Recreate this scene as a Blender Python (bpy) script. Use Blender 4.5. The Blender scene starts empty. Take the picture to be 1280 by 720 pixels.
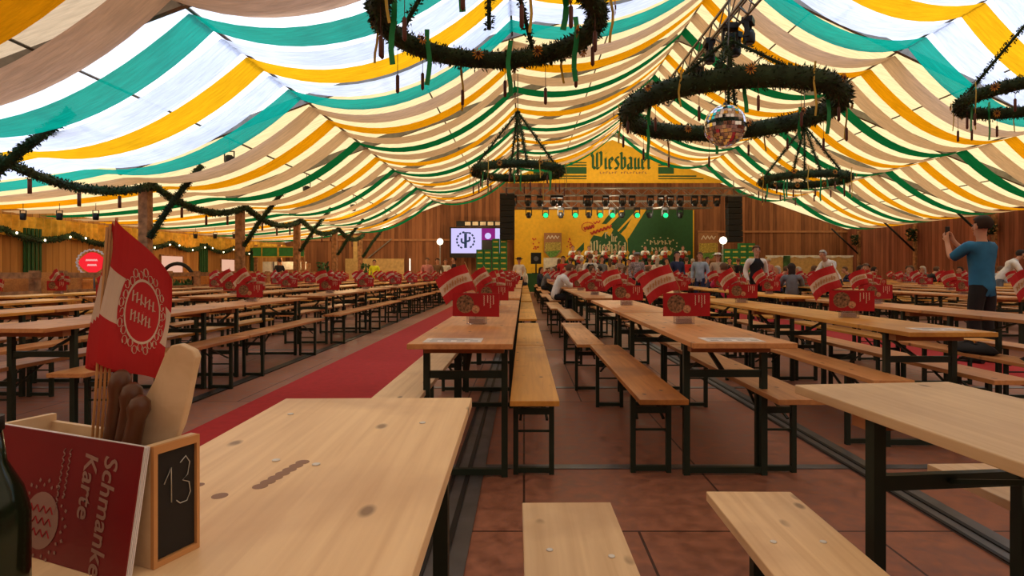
import bpy, bmesh, math, random
from mathutils import Vector, Matrix
random.seed(7)
SC = bpy.context.scene
COL = SC.collection
EYE = 1.13
F = 717.0
VX, VY = 655.0, 340.0
def px(x, y, z): return VX + F*x/y, VY - F*(z-EYE)/y
def R(d): return math.radians(d)
ORD = ['first','second','third','fourth','fifth','sixth','seventh','eighth','ninth','tenth','eleventh','twelfth',
       'thirteenth','fourteenth','fifteenth','sixteenth','seventeenth','eighteenth','nineteenth','twentieth']

# ------------------------------------------------------------------ materials
MATS = {}
def newmat(name):
    m = bpy.data.materials.new(name); m.use_nodes = True
    nt = m.node_tree
    for n in list(nt.nodes): nt.nodes.remove(n)
    out = nt.nodes.new('ShaderNodeOutputMaterial')
    MATS[name] = m
    return m, nt, out
def ramp(nt, fac, stops):
    r = nt.nodes.new('ShaderNodeValToRGB')
    while len(r.color_ramp.elements) < len(stops): r.color_ramp.elements.new(0.5)
    for e, (p, c) in zip(r.color_ramp.elements, stops):
        e.position = p; e.color = (*c, 1)
    nt.links.new(fac, r.inputs[0]); return r.outputs[0]
def noise(nt, scale, vec=None, detail=3.0, dist=0.0):
    n = nt.nodes.new('ShaderNodeTexNoise'); n.inputs['Scale'].default_value = scale
    n.inputs['Detail'].default_value = detail; n.inputs['Distortion'].default_value = dist
    if vec is not None: nt.links.new(vec, n.inputs['Vector'])
    return n.outputs['Fac']
def coords(nt, scale=(1,1,1), kind='Object'):
    tc = nt.nodes.new('ShaderNodeTexCoord'); mp = nt.nodes.new('ShaderNodeMapping')
    mp.inputs['Scale'].default_value = scale
    nt.links.new(tc.outputs[kind], mp.inputs[0]); return mp.outputs[0]
def bsdf(nt, out, rough=0.6, metal=0.0, spec=0.5):
    b = nt.nodes.new('ShaderNodeBsdfPrincipled')
    b.inputs['Roughness'].default_value = rough; b.inputs['Metallic'].default_value = metal
    b.inputs['Specular IOR Level'].default_value = spec
    nt.links.new(b.outputs[0], out.inputs[0]); return b
def plain(name, c, rough=0.6, metal=0.0, var=0.18, scale=6.0, spec=0.4, bump=0.0):
    m, nt, out = newmat(name)
    b = bsdf(nt, out, rough, metal, spec)
    v = coords(nt)
    f = noise(nt, scale, v)
    lo = tuple(max(0, x*(1-var)) for x in c); hi = tuple(min(1, x*(1+var)) for x in c)
    nt.links.new(ramp(nt, f, [(0.3, lo), (0.7, hi)]), b.inputs['Base Color'])
    if bump:
        bp = nt.nodes.new('ShaderNodeBump'); bp.inputs['Strength'].default_value = bump
        nt.links.new(f, bp.inputs['Height']); nt.links.new(bp.outputs[0], b.inputs['Normal'])
    return m
def emis(name, c, s):
    m, nt, out = newmat(name)
    e = nt.nodes.new('ShaderNodeEmission'); e.inputs[0].default_value = (*c, 1); e.inputs[1].default_value = s
    nt.links.new(e.outputs[0], out.inputs[0]); return m
def wood(name, c1, c2, stain, grain=(34, 1.6, 34), rough=0.45, knots=True, per_object=True, spec=0.4, detail_boost=False):
    """plank wood, grain along local Y, with knots and drink stains"""
    m, nt, out = newmat(name)
    b = bsdf(nt, out, rough, 0, spec)
    tc = nt.nodes.new('ShaderNodeTexCoord')
    vec = tc.outputs['Object']
    if per_object:
        oi = nt.nodes.new('ShaderNodeObjectInfo')
        mul = nt.nodes.new('ShaderNodeMath'); mul.operation = 'MULTIPLY'; mul.inputs[1].default_value = 37.0
        nt.links.new(oi.outputs['Random'], mul.inputs[0])
        ad = nt.nodes.new('ShaderNodeVectorMath'); ad.operation = 'ADD'
        nt.links.new(vec, ad.inputs[0]); nt.links.new(mul.outputs[0], ad.inputs[1]); vec = ad.outputs[0]
    mp = nt.nodes.new('ShaderNodeMapping'); mp.inputs['Scale'].default_value = grain
    nt.links.new(vec, mp.inputs[0])
    g = noise(nt, 1.0, mp.outputs[0], 4.0, 0.6)
    col = ramp(nt, g, [(0.3, c1), (0.68, c2)])
    def mix(a, bcol, fac):
        mx = nt.nodes.new('ShaderNodeMix'); mx.data_type = 'RGBA'
        nt.links.new(fac, mx.inputs[0]); nt.links.new(a, mx.inputs[6])
        if isinstance(bcol, tuple): mx.inputs[7].default_value = (*bcol, 1)
        else: nt.links.new(bcol, mx.inputs[7])
        return mx.outputs[2]
    st = noise(nt, 1.7, vec, 5.0, 0.3)
    fr = ramp(nt, st, [(0.50, (0,0,0)), (0.74, (0.75,)*3)])
    col = mix(col, stain, fr)
    if knots:
        vm = nt.nodes.new('ShaderNodeMapping'); vm.inputs['Scale'].default_value = (1.0, 0.55, 1.0)
        nt.links.new(vec, vm.inputs[0])
        vo = nt.nodes.new('ShaderNodeTexVoronoi'); vo.inputs['Scale'].default_value = 5.0; vo.voronoi_dimensions='2D'
        nt.links.new(vm.outputs[0], vo.inputs['Vector'])
        kf = ramp(nt, vo.outputs['Distance'], [(0.035, (0.85,)*3), (0.075, (0,0,0))])
        kn = noise(nt, 3.0, vec, 1.0)
        kk = nt.nodes.new('ShaderNodeMix'); kk.data_type = 'RGBA'; kk.inputs[6].default_value = (0,0,0,1)
        nt.links.new(ramp(nt, kn, [(0.44,(0,0,0)), (0.50,(1,1,1))]), kk.inputs[0]); nt.links.new(kf, kk.inputs[7])
        col = mix(col, tuple(x*0.42 for x in stain), kk.outputs[2])
    if per_object:
        hs = nt.nodes.new('ShaderNodeHueSaturation')
        mr = nt.nodes.new('ShaderNodeMapRange'); mr.inputs[3].default_value = 0.78; mr.inputs[4].default_value = 1.15
        nt.links.new(oi.outputs['Random'], mr.inputs[0]); nt.links.new(mr.outputs[0], hs.inputs['Value'])
        nt.links.new(col, hs.inputs['Color']); col = hs.outputs[0]
    nt.links.new(col, b.inputs['Base Color'])
    bp = nt.nodes.new('ShaderNodeBump'); bp.inputs['Strength'].default_value = 0.08
    nt.links.new(g, bp.inputs['Height']); nt.links.new(bp.outputs[0], b.inputs['Normal'])
    return m
def cloth(name, c, trans=0.6, hole=0.12, glow=1.0, stripe=True):
    """thin translucent roof fabric"""
    m, nt, out = newmat(name)
    d = nt.nodes.new('ShaderNodeBsdfDiffuse'); t = nt.nodes.new('ShaderNodeBsdfTranslucent'); tr = nt.nodes.new('ShaderNodeBsdfTransparent')
    col = None
    v = coords(nt, (1.2, 9.0, 1.2))
    f = noise(nt, 2.0, v, 3.0, 0.4)
    lo = tuple(x*0.82 for x in c); hi = tuple(min(1, x*1.08) for x in c)
    col = ramp(nt, f, [(0.3, lo), (0.7, hi)])
    nt.links.new(col, d.inputs[0]); nt.links.new(col, t.inputs[0])
    bp = nt.nodes.new('ShaderNodeBump'); bp.inputs['Strength'].default_value = 0.35; bp.inputs['Distance'].default_value = 0.06
    nt.links.new(f, bp.inputs['Height'])
    nt.links.new(bp.outputs[0], d.inputs['Normal']); nt.links.new(bp.outputs[0], t.inputs['Normal'])
    m1 = nt.nodes.new('ShaderNodeMixShader'); m1.inputs[0].default_value = trans
    nt.links.new(d.outputs[0], m1.inputs[1]); nt.links.new(t.outputs[0], m1.inputs[2])
    m2 = nt.nodes.new('ShaderNodeMixShader'); m2.inputs[0].default_value = hole
    nt.links.new(m1.outputs[0], m2.inputs[1]); nt.links.new(tr.outputs[0], m2.inputs[2])
    nt.links.new(m2.outputs[0], out.inputs[0])
    return m

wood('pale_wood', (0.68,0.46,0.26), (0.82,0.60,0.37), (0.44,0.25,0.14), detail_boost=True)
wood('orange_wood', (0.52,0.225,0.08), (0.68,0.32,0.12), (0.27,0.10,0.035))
wood('dark_wood', (0.44,0.155,0.035), (0.62,0.25,0.055), (0.15,0.05,0.015))
wood('yellow_wood', (0.68,0.31,0.055), (0.84,0.42,0.08), (0.40,0.15,0.03))
wood('board_wood', (0.66,0.46,0.27), (0.76,0.56,0.36), (0.55,0.38,0.22), knots=False, per_object=False)
plain('edge_wood', (0.36,0.15,0.06), 0.6)
plain('green_steel', (0.018,0.030,0.020), 0.5, 0.2)
plain('black_steel', (0.012,0.012,0.013), 0.5, 0.3)
plain('grey_steel', (0.16,0.16,0.17), 0.45, 0.7)
plain('aluminium', (0.22,0.20,0.18), 0.45, 0.6)
plain('red_card', (0.36,0.006,0.012), 0.4)
plain('shaded_red_card', (0.17,0.004,0.009), 0.4)  # booklet cover: shade of its unlit side put into a darker red
plain('red_flag', (0.48,0.014,0.018), 0.7)
plain('white_flag', (0.66,0.52,0.42), 0.7)
plain('cream', (0.72,0.60,0.46), 0.7)
plain('paper', (0.72,0.70,0.74), 0.5)
plain('food', (0.20,0.10,0.05), 0.5, var=0.9, scale=60)
plain('food_pale', (0.45,0.22,0.12), 0.5, var=0.6, scale=60)
plain('stick_wood', (0.55,0.27,0.10), 0.6)
plain('dark_handle', (0.10,0.035,0.015), 0.35)
plain('blackboard', (0.012,0.010,0.010), 0.7)
plain('screw_silver', (0.75,0.75,0.78), 0.5, 0.2)
plain('print_grey', (0.33,0.32,0.36), 0.6)
plain('napkin', (0.42,0.27,0.25), 0.7)
plain('chalk', (0.50,0.50,0.48), 0.9)
plain('bottle_green', (0.004,0.014,0.006), 0.15)
plain('red_carpet', (0.40,0.018,0.024), 0.95, var=0.10, scale=14)
plain('leaf_dark', (0.020,0.044,0.018), 0.8, var=0.6, scale=3)
plain('leaf_green', (0.04,0.11,0.035), 0.7, var=0.5, scale=3)
plain('ribbon_green', (0.01,0.34,0.10), 0.5)
plain('ribbon_yellow', (0.55,0.38,0.05), 0.5)
plain('sausage_brown', (0.11,0.03,0.02), 0.5)
plain('sunflower', (0.60,0.26,0.03), 0.7)
plain('flower_core', (0.06,0.02,0.01), 0.9)
plain('banner_yellow', (0.82,0.44,0.02), 0.7, var=0.08)
plain('banner_green', (0.02,0.09,0.025), 0.7, var=0.1)
plain('logo_cream', (0.62,0.50,0.28), 0.7)
plain('logo_red', (0.55,0.05,0.02), 0.7)
plain('beer_gold', (0.42,0.30,0.05), 0.6, var=0.6, scale=14)
plain('meadow', (0.12,0.24,0.04), 0.7, var=0.5, scale=10)
plain('crate_green', (0.02,0.20,0.05), 0.5)
plain('crate_label', (0.60,0.52,0.08), 0.5)
plain('skin_tone', (0.58,0.29,0.19), 0.6, var=0.08)
plain('hair_dark', (0.025,0.014,0.010), 0.8)
plain('hair_brown', (0.12,0.06,0.03), 0.8)
plain('hair_grey', (0.45,0.40,0.36), 0.8)
plain('eye_dark', (0.02,0.02,0.02), 0.3)
plain('ochre_board', (0.56,0.36,0.14), 0.7)
plain('yellow_curtain', (0.75,0.42,0.05), 0.8, var=0.3, scale=5)
plain('post_wood', (0.34,0.16,0.07), 0.8, var=0.5, scale=7, bump=0.4)
plain('white_plastic', (0.8,0.8,0.78), 0.5)
for nm, c in dict(blue=(0.02,0.15,0.33), black=(0.012,0.012,0.016), white=(0.72,0.68,0.64), pink=(0.62,0.03,0.12), grey=(0.16,0.17,0.20),
                  pale_blue=(0.34,0.42,0.52), navy=(0.02,0.03,0.08), red=(0.50,0.02,0.02), hivis=(0.75,0.85,0.03), patterned=(0.30,0.24,0.24),
                  brown=(0.16,0.09,0.05), beige=(0.5,0.38,0.27), rose=(0.55,0.22,0.22), green=(0.04,0.10,0.05)).items():
    plain('shirt_'+nm, c, 0.85, var=0.25 if nm != 'patterned' else 0.8, scale=5 if nm != 'patterned' else 30)
emis('bulb_warm', (1.0,0.72,0.40), 9.0)
emis('spot_green', (0.02,1.0,0.25), 1.6)
emis('lamp_white', (1.0,0.88,0.62), 2.6)
emis('screen_light', (0.62,0.56,0.95), 1.0)
emis('screen_purple', (0.30,0.02,0.22), 0.8)
emis('screen_dark', (0.03,0.05,0.09), 0.8)
emis('sign_red', (0.85,0.02,0.03), 1.0)
emis('window_glow', (1.0,0.55,0.38), 0.75)
emis('sign_text', (1.0,0.45,0.42), 0.9)
# clear plastic
m, nt, out = newmat('clear_plastic')
g = nt.nodes.new('ShaderNodeBsdfGlossy'); g.inputs['Roughness'].default_value = 0.1; g.inputs[0].default_value=(1,1,1,1)
t = nt.nodes.new('ShaderNodeBsdfTransparent'); t.inputs[0].default_value = (0.85,0.85,0.88,1)
mx = nt.nodes.new('ShaderNodeMixShader'); mx.inputs[0].default_value = 0.14
nt.links.new(t.outputs[0], mx.inputs[1]); nt.links.new(g.outputs[0], mx.inputs[2]); nt.links.new(mx.outputs[0], out.inputs[0])
# clear roof foil
m, nt, out = newmat('clear_foil')
t = nt.nodes.new('ShaderNodeBsdfTransparent'); t.inputs[0].default_value = (0.96,0.97,1,1)
tl = nt.nodes.new('ShaderNodeBsdfTranslucent'); tl.inputs[0].default_value=(0.9,0.93,1,1)
v = coords(nt); f = noise(nt, 0.5, v, 5.0, 0.5)
fr = ramp(nt, f, [(0.42,(0.15,)*3),(0.68,(0.75,)*3)])
mx = nt.nodes.new('ShaderNodeMixShader'); nt.links.new(fr, mx.inputs[0])
nt.links.new(t.outputs[0], mx.inputs[1]); nt.links.new(tl.outputs[0], mx.inputs[2]); nt.links.new(mx.outputs[0], out.inputs[0])
# mirror ball
m, nt, out = newmat('mirror_tiles')
b = bsdf(nt, out, 0.08, 1.0)
b.inputs['Base Color'].default_value = (0.8,0.8,0.85,1)
# roof fabrics
cloth('roof_cream', (0.84,0.63,0.31), 0.79, 0.0)
cloth('roof_lined', (0.60,0.44,0.28), 0.66, 0.0)
cloth('strip_teal', (0.003,0.34,0.25), 0.76, 0.025)
cloth('strip_green', (0.006,0.17,0.07), 0.70, 0.0)
cloth('strip_yellow', (0.90,0.43,0.008), 0.74, 0.0)
cloth('strip_white', (0.70,0.76,0.95), 0.78, 0.05)
cloth('strip_beige', (0.70,0.52,0.42), 0.66, 0.0)
# boards
def boards(name, c1, c2, pitch, axis):
    m, nt, out = newmat(name); b = bsdf(nt, out, 0.75, 0, 0.25)
    tc = nt.nodes.new('ShaderNodeTexCoord'); sp = nt.nodes.new('ShaderNodeSeparateXYZ'); nt.links.new(tc.outputs['Object'], sp.inputs[0])
    u = sp.outputs[axis]
    dv = nt.nodes.new('ShaderNodeMath'); dv.operation='DIVIDE'; dv.inputs[1].default_value = pitch; nt.links.new(u, dv.inputs[0])
    fl = nt.nodes.new('ShaderNodeMath'); fl.operation='FLOOR'; nt.links.new(dv.outputs[0], fl.inputs[0])
    frc = nt.nodes.new('ShaderNodeMath'); frc.operation='FRACT'; nt.links.new(dv.outputs[0], frc.inputs[0])
    wn = nt.nodes.new('ShaderNodeTexWhiteNoise'); wn.noise_dimensions='1D'; nt.links.new(fl.outputs[0], wn.inputs['W'])
    v = coords(nt, (3.0,3.0,0.35)); f = noise(nt, 2.5, v, 4.0, 0.5)
    ad = nt.nodes.new('ShaderNodeMath'); ad.operation='MULTIPLY_ADD'; ad.inputs[1].default_value=0.45; nt.links.new(wn.outputs['Value'], ad.inputs[0])
    sc2 = nt.nodes.new('ShaderNodeMath'); sc2.operation='MULTIPLY'; sc2.inputs[1].default_value=0.6; nt.links.new(f, sc2.inputs[0]); nt.links.new(sc2.outputs[0], ad.inputs[2])
    col = ramp(nt, ad.outputs[0], [(0.15,c1),(0.8,c2)])
    gap = ramp(nt, frc.outputs[0], [(0.0,(0.1,)*3),(0.09,(1,1,1))])
    mu = nt.nodes.new('ShaderNodeMix'); mu.data_type='RGBA'; mu.blend_type='MULTIPLY'; mu.inputs[0].default_value=1
    nt.links.new(col, mu.inputs[6]); nt.links.new(gap, mu.inputs[7]); nt.links.new(mu.outputs[2], b.inputs['Base Color'])
boards('boards_x', (0.10,0.032,0.015), (0.36,0.14,0.06), 0.22, 0)
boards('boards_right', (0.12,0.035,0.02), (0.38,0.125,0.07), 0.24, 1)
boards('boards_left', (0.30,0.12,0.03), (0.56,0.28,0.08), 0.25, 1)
# floor
m, nt, out = newmat('floor_ply'); b = bsdf(nt, out, 0.55, 0, 0.35)
v = coords(nt); br = nt.nodes.new('ShaderNodeTexBrick'); nt.links.new(v, br.inputs[0])
br.inputs['Color1'].default_value=(0.30,0.128,0.082,1); br.inputs['Color2'].default_value=(0.36,0.160,0.105,1); br.inputs['Mortar'].default_value=(0.06,0.022,0.014,1)
br.inputs['Scale'].default_value=1.0; br.inputs['Mortar Size'].default_value=0.006; br.inputs['Brick Width'].default_value=1.0; br.inputs['Row Height'].default_value=2.5
f = noise(nt, 14.0, v, 9.0, 0.3); rr = ramp(nt, f, [(0.32,(0.68,0.64,0.64)),(0.7,(1.2,1.17,1.17))])
mu = nt.nodes.new('ShaderNodeMix'); mu.data_type='RGBA'; mu.blend_type='MULTIPLY'; mu.inputs[0].default_value=1
nt.links.new(br.outputs[0], mu.inputs[6]); nt.links.new(rr, mu.inputs[7])
f2 = noise(nt, 0.9, v, 4.0, 1.0); r2 = ramp(nt, f2, [(0.35,(0.88,0.86,0.85)),(0.7,(1.05,1.05,1.05))])
mu2 = nt.nodes.new('ShaderNodeMix'); mu2.data_type='RGBA'; mu2.blend_type='MULTIPLY'; mu2.inputs[0].default_value=1
nt.links.new(mu.outputs[2], mu2.inputs[6]); nt.links.new(r2, mu2.inputs[7]); nt.links.new(mu2.outputs[2], b.inputs['Base Color'])
rf = ramp(nt, f, [(0.3,(0.4,)*3),(0.7,(0.7,)*3)]); nt.links.new(rf, b.inputs['Roughness'])

# ------------------------------------------------------------------ mesh builder
class MB:
    def __init__(s): s.v=[]; s.f=[]; s.mi=[]; s.mats=[]; s.cur=0; s.smooth=False; s.sm=[]
    def mat(s, name):
        if name not in s.mats: s.mats.append(name)
        s.cur = s.mats.index(name); return s
    def face(s, idx): s.f.append(tuple(idx)); s.mi.append(s.cur); s.sm.append(s.smooth)
    def poly(s, pts):
        b=len(s.v); s.v += [tuple(p) for p in pts]; s.face(range(b, b+len(pts))); return s
    def box(s, x0,x1,y0,y1,z0,z1, M=None, ch=0.0):
        b=len(s.v)
        P=[(x0,y0,z0),(x1,y0,z0),(x1,y1,z0),(x0,y1,z0),(x0,y0,z1),(x1,y0,z1),(x1,y1,z1),(x0,y1,z1)]
        if M is not None: P=[tuple(M@Vector(p)) for p in P]
        s.v += P
        for q in [(0,3,2,1),(4,5,6,7),(0,1,5,4),(1,2,6,5),(2,3,7,6),(3,0,4,7)]: s.face([b+i for i in q])
        return s
    def bar(s, p, q, w, h=None, up=(0,0,1)):
        flatv = h is not None and h<0.012
        h = w if h is None else h
        p=Vector(p); q=Vector(q); d=(q-p); L=d.length; d.normalize(); u=Vector(up)
        if flatv and abs(d.y)<1e-5: u=Vector((0,1,0))
        if abs(d.dot(u))>0.98: u=Vector((0,1,0))
        sx=d.cross(u).normalized(); uy=sx.cross(d).normalized()
        b=len(s.v)
        for c in (p,q):
            for a,e in ((-1,-1),(1,-1),(1,1),(-1,1)): s.v.append(tuple(c+sx*(a*w/2)+uy*(e*h/2)))
        for f in [(0,3,2,1),(4,5,6,7),(0,1,5,4),(1,2,6,5),(2,3,7,6),(3,0,4,7)]: s.face([b+i for i in f])
        return s
    def tube(s, pts, r, n=8, cap=True):
        pts=[Vector(p) for p in pts]; rs = r if isinstance(r,(list,tuple)) else [r]*len(pts)
        b=len(s.v); old=s.smooth; s.smooth=True
        for i,p in enumerate(pts):
            d=(pts[min(i+1,len(pts)-1)]-pts[max(i-1,0)]).normalized()
            u=Vector((0,0,1)) if abs(d.z)<0.95 else Vector((0,1,0))
            a=d.cross(u).normalized(); c=a.cross(d).normalized()
            for k in range(n):
                t=2*math.pi*k/n; s.v.append(tuple(p+(a*math.cos(t)+c*math.sin(t))*rs[i]))
        for i in range(len(pts)-1):
            for k in range(n):
                s.face((b+i*n+k, b+i*n+(k+1)%n, b+(i+1)*n+(k+1)%n, b+(i+1)*n+k))
        s.smooth=old
        if cap:
            s.face([b+k for k in range(n)][::-1]); s.face([b+(len(pts)-1)*n+k for k in range(n)])
        return s
    def lathe(s, prof, c=(0,0,0), n=16, axis='z'):
        b=len(s.v); old=s.smooth; s.smooth=True
        for (r,z) in prof:
            for k in range(n):
                t=2*math.pi*k/n
                if axis=='z': s.v.append((c[0]+r*math.cos(t), c[1]+r*math.sin(t), c[2]+z))
                else: s.v.append((c[0]+r*math.cos(t), c[1]+z, c[2]+r*math.sin(t)))
        for i in range(len(prof)-1):
            for k in range(n): s.face((b+i*n+k,b+i*n+(k+1)%n,b+(i+1)*n+(k+1)%n,b+(i+1)*n+k))
        s.smooth=old
        s.face([b+k for k in range(n)][::-1]); s.face([b+(len(prof)-1)*n+k for k in range(n)])
        return s
    def prism(s, pts, d):   # planar outline pts (3D) extruded by vector d
        d=Vector(d); n=len(pts); b=len(s.v)
        s.v += [tuple(p) for p in pts]+[tuple(Vector(p)+d) for p in pts]
        s.face(list(range(b,b+n))); s.face([b+n+i for i in range(n)][::-1])
        for i in range(n): s.face((b+i,b+n+i,b+n+(i+1)%n,b+(i+1)%n))
        return s
    def leaf(s, p, d, L, w):
        d=Vector(d).normalized(); u=Vector((random.uniform(-1,1),random.uniform(-1,1),random.uniform(-1,1)))
        a=d.cross(u)
        if a.length<1e-3: a=Vector((1,0,0))
        a.normalize(); p=Vector(p)
        nrm=a.cross(d).normalized()*w*0.35
        s.poly([p, p+d*L*0.45+a*w+nrm, p+d*L, p+d*L*0.45-a*w+nrm])
    def data(s, name):
        me=bpy.data.meshes.new(name); me.from_pydata(s.v,[],s.f)
        for m_ in s.mats: me.materials.append(MATS[m_])
        me.polygons.foreach_set('material_index', s.mi); me.polygons.foreach_set('use_smooth', s.sm)
        me.update(); return me
    def obj(s, name, mat=None, parent=None, loc=None, rz=0.0, bevel=0.0):
        if mat and not s.mats: s.mats=[mat]
        me=s.data(name)
        if bevel:
            bm=bmesh.new(); bm.from_mesh(me)
            bmesh.ops.bevel(bm, geom=[e for e in bm.edges if len(e.link_faces)==2 and e.calc_face_angle(0)>0.5], offset=bevel, segments=2, affect='EDGES', profile=0.5)
            bm.to_mesh(me); bm.free()
        return mk(name, me, parent, loc, rz)
def mk(name, me, parent=None, loc=None, rz=0.0):
    o=bpy.data.objects.new(name, me); COL.objects.link(o)
    if parent is not None: o.parent=parent
    if loc is not None: o.location=loc
    if rz: o.rotation_euler.z=rz
    return o
def tag(o, label=None, cat=None, group=None, kind=None):
    if label:
        nw=len(label.split()); assert 4<=nw<=16, (nw,label)
        o['label']=label
    if cat: o['category']=cat
    if group: o['group']=group
    if kind: o['kind']=kind
    return o
def thing(name, label, cat, loc=(0,0,0), rz=0.0, group=None):
    o=bpy.data.objects.new(name, None); o.empty_display_size=0.1; COL.objects.link(o)
    o.location=loc; o.rotation_euler.z=rz
    return tag(o,label,cat,group)
KIDS={}
def dup(root, loc, rz, label, group=None, scale=None):
    def cp(o, par):
        c=o.copy(); COL.objects.link(c)
        if par is not None: c.parent=par
        if o.type=='EMPTY' or True:
            for ch in KIDS.get(o.name, ()): cp(ch, c)
        return c
    r=cp(root, None); r.location=loc; r.rotation_euler=(0,0,rz)
    if scale: r.scale=(scale,)*3
    tag(r,label,None,group); return r
def reg(root):
    for o in bpy.data.objects:
        if o.parent is not None: KIDS.setdefault(o.parent.name, [])
    def walk(o):
        ch=[c for c in bpy.data.objects if c.parent==o]
        KIDS[o.name]=ch
        for c in ch: walk(c)
    walk(root)
def struct(name, mb, mat=None):
    o=mb.obj(name, mat); tag(o, kind='structure'); return o

# ------------------------------------------------------------------ shell
XL, XE, XR, YB, YF = -15.0, -9.7, 20.3, 36.0, -12.0
PINS=[(-9.7,3.45),(-5.2,5.15),(-0.3,7.0),(5.3,9.1),(10.4,7.2),(15.3,5.35),(20.1,3.65)]
def roof_z(x):
    if x<XE: return 3.45+(x-XE)*(3.45-2.85)/(XE-XL)
    for (a,za),(b,zb) in zip(PINS,PINS[1:]):
        if a<=x<=b: return za+(zb-za)*(x-a)/(b-a)
    return 3.6
def skew(x,y):
    k=max(0.0,min(1.0,(30-y)/16.0))
    return y+0.14*max(0.0,x+5.2)*k
struct('floor', MB().mat('floor_ply').box(XL-0.5,XR+0.5,YF,YB+0.5,-0.1,0.0))
# back wall with gable
b=MB().mat('boards_x'); pts=[(XL,YB,0),(XR,YB,0)]+[(x,YB,z+0.34) for x,z in reversed(PINS)]+[(XL,YB,3.0)]
pts[1]=(XR,YB,0); pts.insert(2,(XR,YB,3.95)); b.prism(pts,(0,0.12,0)); struct('wall_back', b)
b=MB().mat('boards_x'); b.prism([(x,YF,z) for x,_,z in pts],(0,-0.12,0)); struct('wall_front', b)
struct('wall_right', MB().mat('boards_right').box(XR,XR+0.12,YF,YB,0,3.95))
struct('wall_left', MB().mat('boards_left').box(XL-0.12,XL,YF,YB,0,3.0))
# wall battens
for i,y in enumerate([4.7,9.7,14.7,19.7,24.7,29.7,34.7]):
    o=MB().mat('post_wood').box(XR-0.1,XR,y-0.11,y+0.11,0,3.6).obj('trim_%d'%(i+1)); tag(o,kind='structure')
o=MB().mat('edge_wood').box(-15,-0.9,YB-0.06,YB,3.08,3.2).box(10.9,XR,YB-0.06,YB,3.6,3.72).obj('trim_8'); tag(o,kind='structure')
# roof membrane, bays of 5 m; the bay between 8.7 and 13.7 is clear foil
edges=[YF,-6.3,-1.3,3.7,8.7,13.7,18.7,23.7,28.7,33.7,YB]
roofp=[(XL-0.1,3.0)]+[(x,z+0.22) for x,z in PINS]+[(XR+0.1,3.78)]
for i,(y0,y1) in enumerate(zip(edges,edges[1:])):
    b=MB().mat('clear_foil' if i==4 else ('roof_lined' if i<4 else 'roof_cream'))
    for (a,za),(c,zc) in zip(roofp,roofp[1:]):
        n=2
        for k in range(n):
            xa=a+(c-a)*k/n; xb=a+(c-a)*(k+1)/n; z0=za+(zc-za)*k/n; z1=za+(zc-za)*(k+1)/n
            b.poly([(xa,skew(xa,y0),z0),(xb,skew(xb,y0),z1),(xb,skew(xb,y1),z1),(xa,skew(xa,y1),z0)])
    struct('ceiling',b)
# truss rafters and purlins under the membrane
for i,y in enumerate(edges[3:-1]):
    b=MB().mat('aluminium')
    rp=[(x,z+0.10) for x,z in PINS]
    for (a,za),(c,zc) in zip(rp,rp[1:]): b.bar((a,skew(a,y),za),(c,skew(c,y),zc),0.10,0.22)
    o=b.obj('roof_rafter'); tag(o,'grey aluminium roof rafter above the cloth strips, %s from the front'%ORD[i],'roof beam','roof rafters of the tent')
i=0
for x,z in PINS[1:-1]:
    b=MB().mat('aluminium')
    ys=[3.7+2.5*k for k in range(13)]
    b.tube([(x,skew(x,y),z+0.06) for y in ys],0.03,6)
    o=b.obj('roof_purlin'); tag(o,'thin grey purlin running along the tent roof, %s one from the left'%ORD[i],'roof beam','roof purlins of the tent'); i+=1
for i,x in enumerate([-7.4,-2.7,2.5,7.9,12.8,17.8]):
    b=MB().mat('aluminium'); z=roof_z(x)
    b.tube([(x,skew(x,y),z+0.16) for y in [3.7+2.5*k for k in range(13)]],0.025,6)
    o=b.obj('roof_cable'); tag(o,'slim grey rod running lengthwise between purlins, %s one from the left'%ORD[i],'roof beam','roof rods of the tent')

# ------------------------------------------------------------------ draped strips
def strip(y, w, mat, label, group, annex=True):
    b=MB().mat(mat); b.smooth=True
    rows=7
    segs=[((XL+0.12,2.86),(XE,3.40),0.12)]+[((a,za),(c,zc),0.62 if (a<-9 or c>20) else 0.85) for (a,za),(c,zc) in zip(PINS,PINS[1:])]
    if not annex: segs=segs[1:]
    n=14; cols=[]
    for si,((a,za),(c,zc),D) in enumerate(segs):
        for k in range(n+1):
            if si and k==0: continue
            t=k/n; x=a+(c-a)*t
            cols.append((x, za+(zc-za)*t-D*4*t*(1-t), t))
    base=len(b.v)
    ph=random.uniform(0,6)
    for (x,z,t) in cols:
        pinch=1.0-0.10*abs(2*t-1)**4
        for r in range(rows):
            u=r/(rows-1)-0.5
            sag=0.05*math.cos(u*math.pi)*(1-abs(2*t-1)**3)
            yy=y+u*w*pinch
            b.v.append((x, skew(x,yy), z - sag + 0.012*math.sin(r*2.4+ph+x*0.8)))
    for i in range(len(cols)-1):
        for r in range(rows-1):
            q=base+i*rows+r; b.face((q,q+1,q+rows+1,q+rows))
    o=b.obj('fabric_strip'); tag(o,label,'fabric strip',group)
cnt={}
def addstrip(y,w,mat,colour):
    cnt[colour]=cnt.get(colour,0)+1
    strip(y,w,mat,'%s cloth strip swagged across the whole roof, %s %s one from the front'%(colour,ORD[cnt[colour]-1],colour),'cloth strips swagged under the roof')
for y,mt,c in [(4.6,'strip_beige','beige'),(5.75,'strip_beige','beige'),(6.95,'strip_yellow','yellow'),(8.1,'strip_beige','beige'),
             (9.25,'strip_teal','teal'),(10.2,'strip_white','white'),(11.1,'strip_yellow','yellow'),(12.05,'strip_white','white'),(13.0,'strip_teal','teal')]:
    addstrip(y,0.78,mt,c)
y=14.25; i=0
seq=[('strip_beige','beige'),('strip_yellow','yellow'),('strip_beige','beige'),('strip_green','green')]
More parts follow.
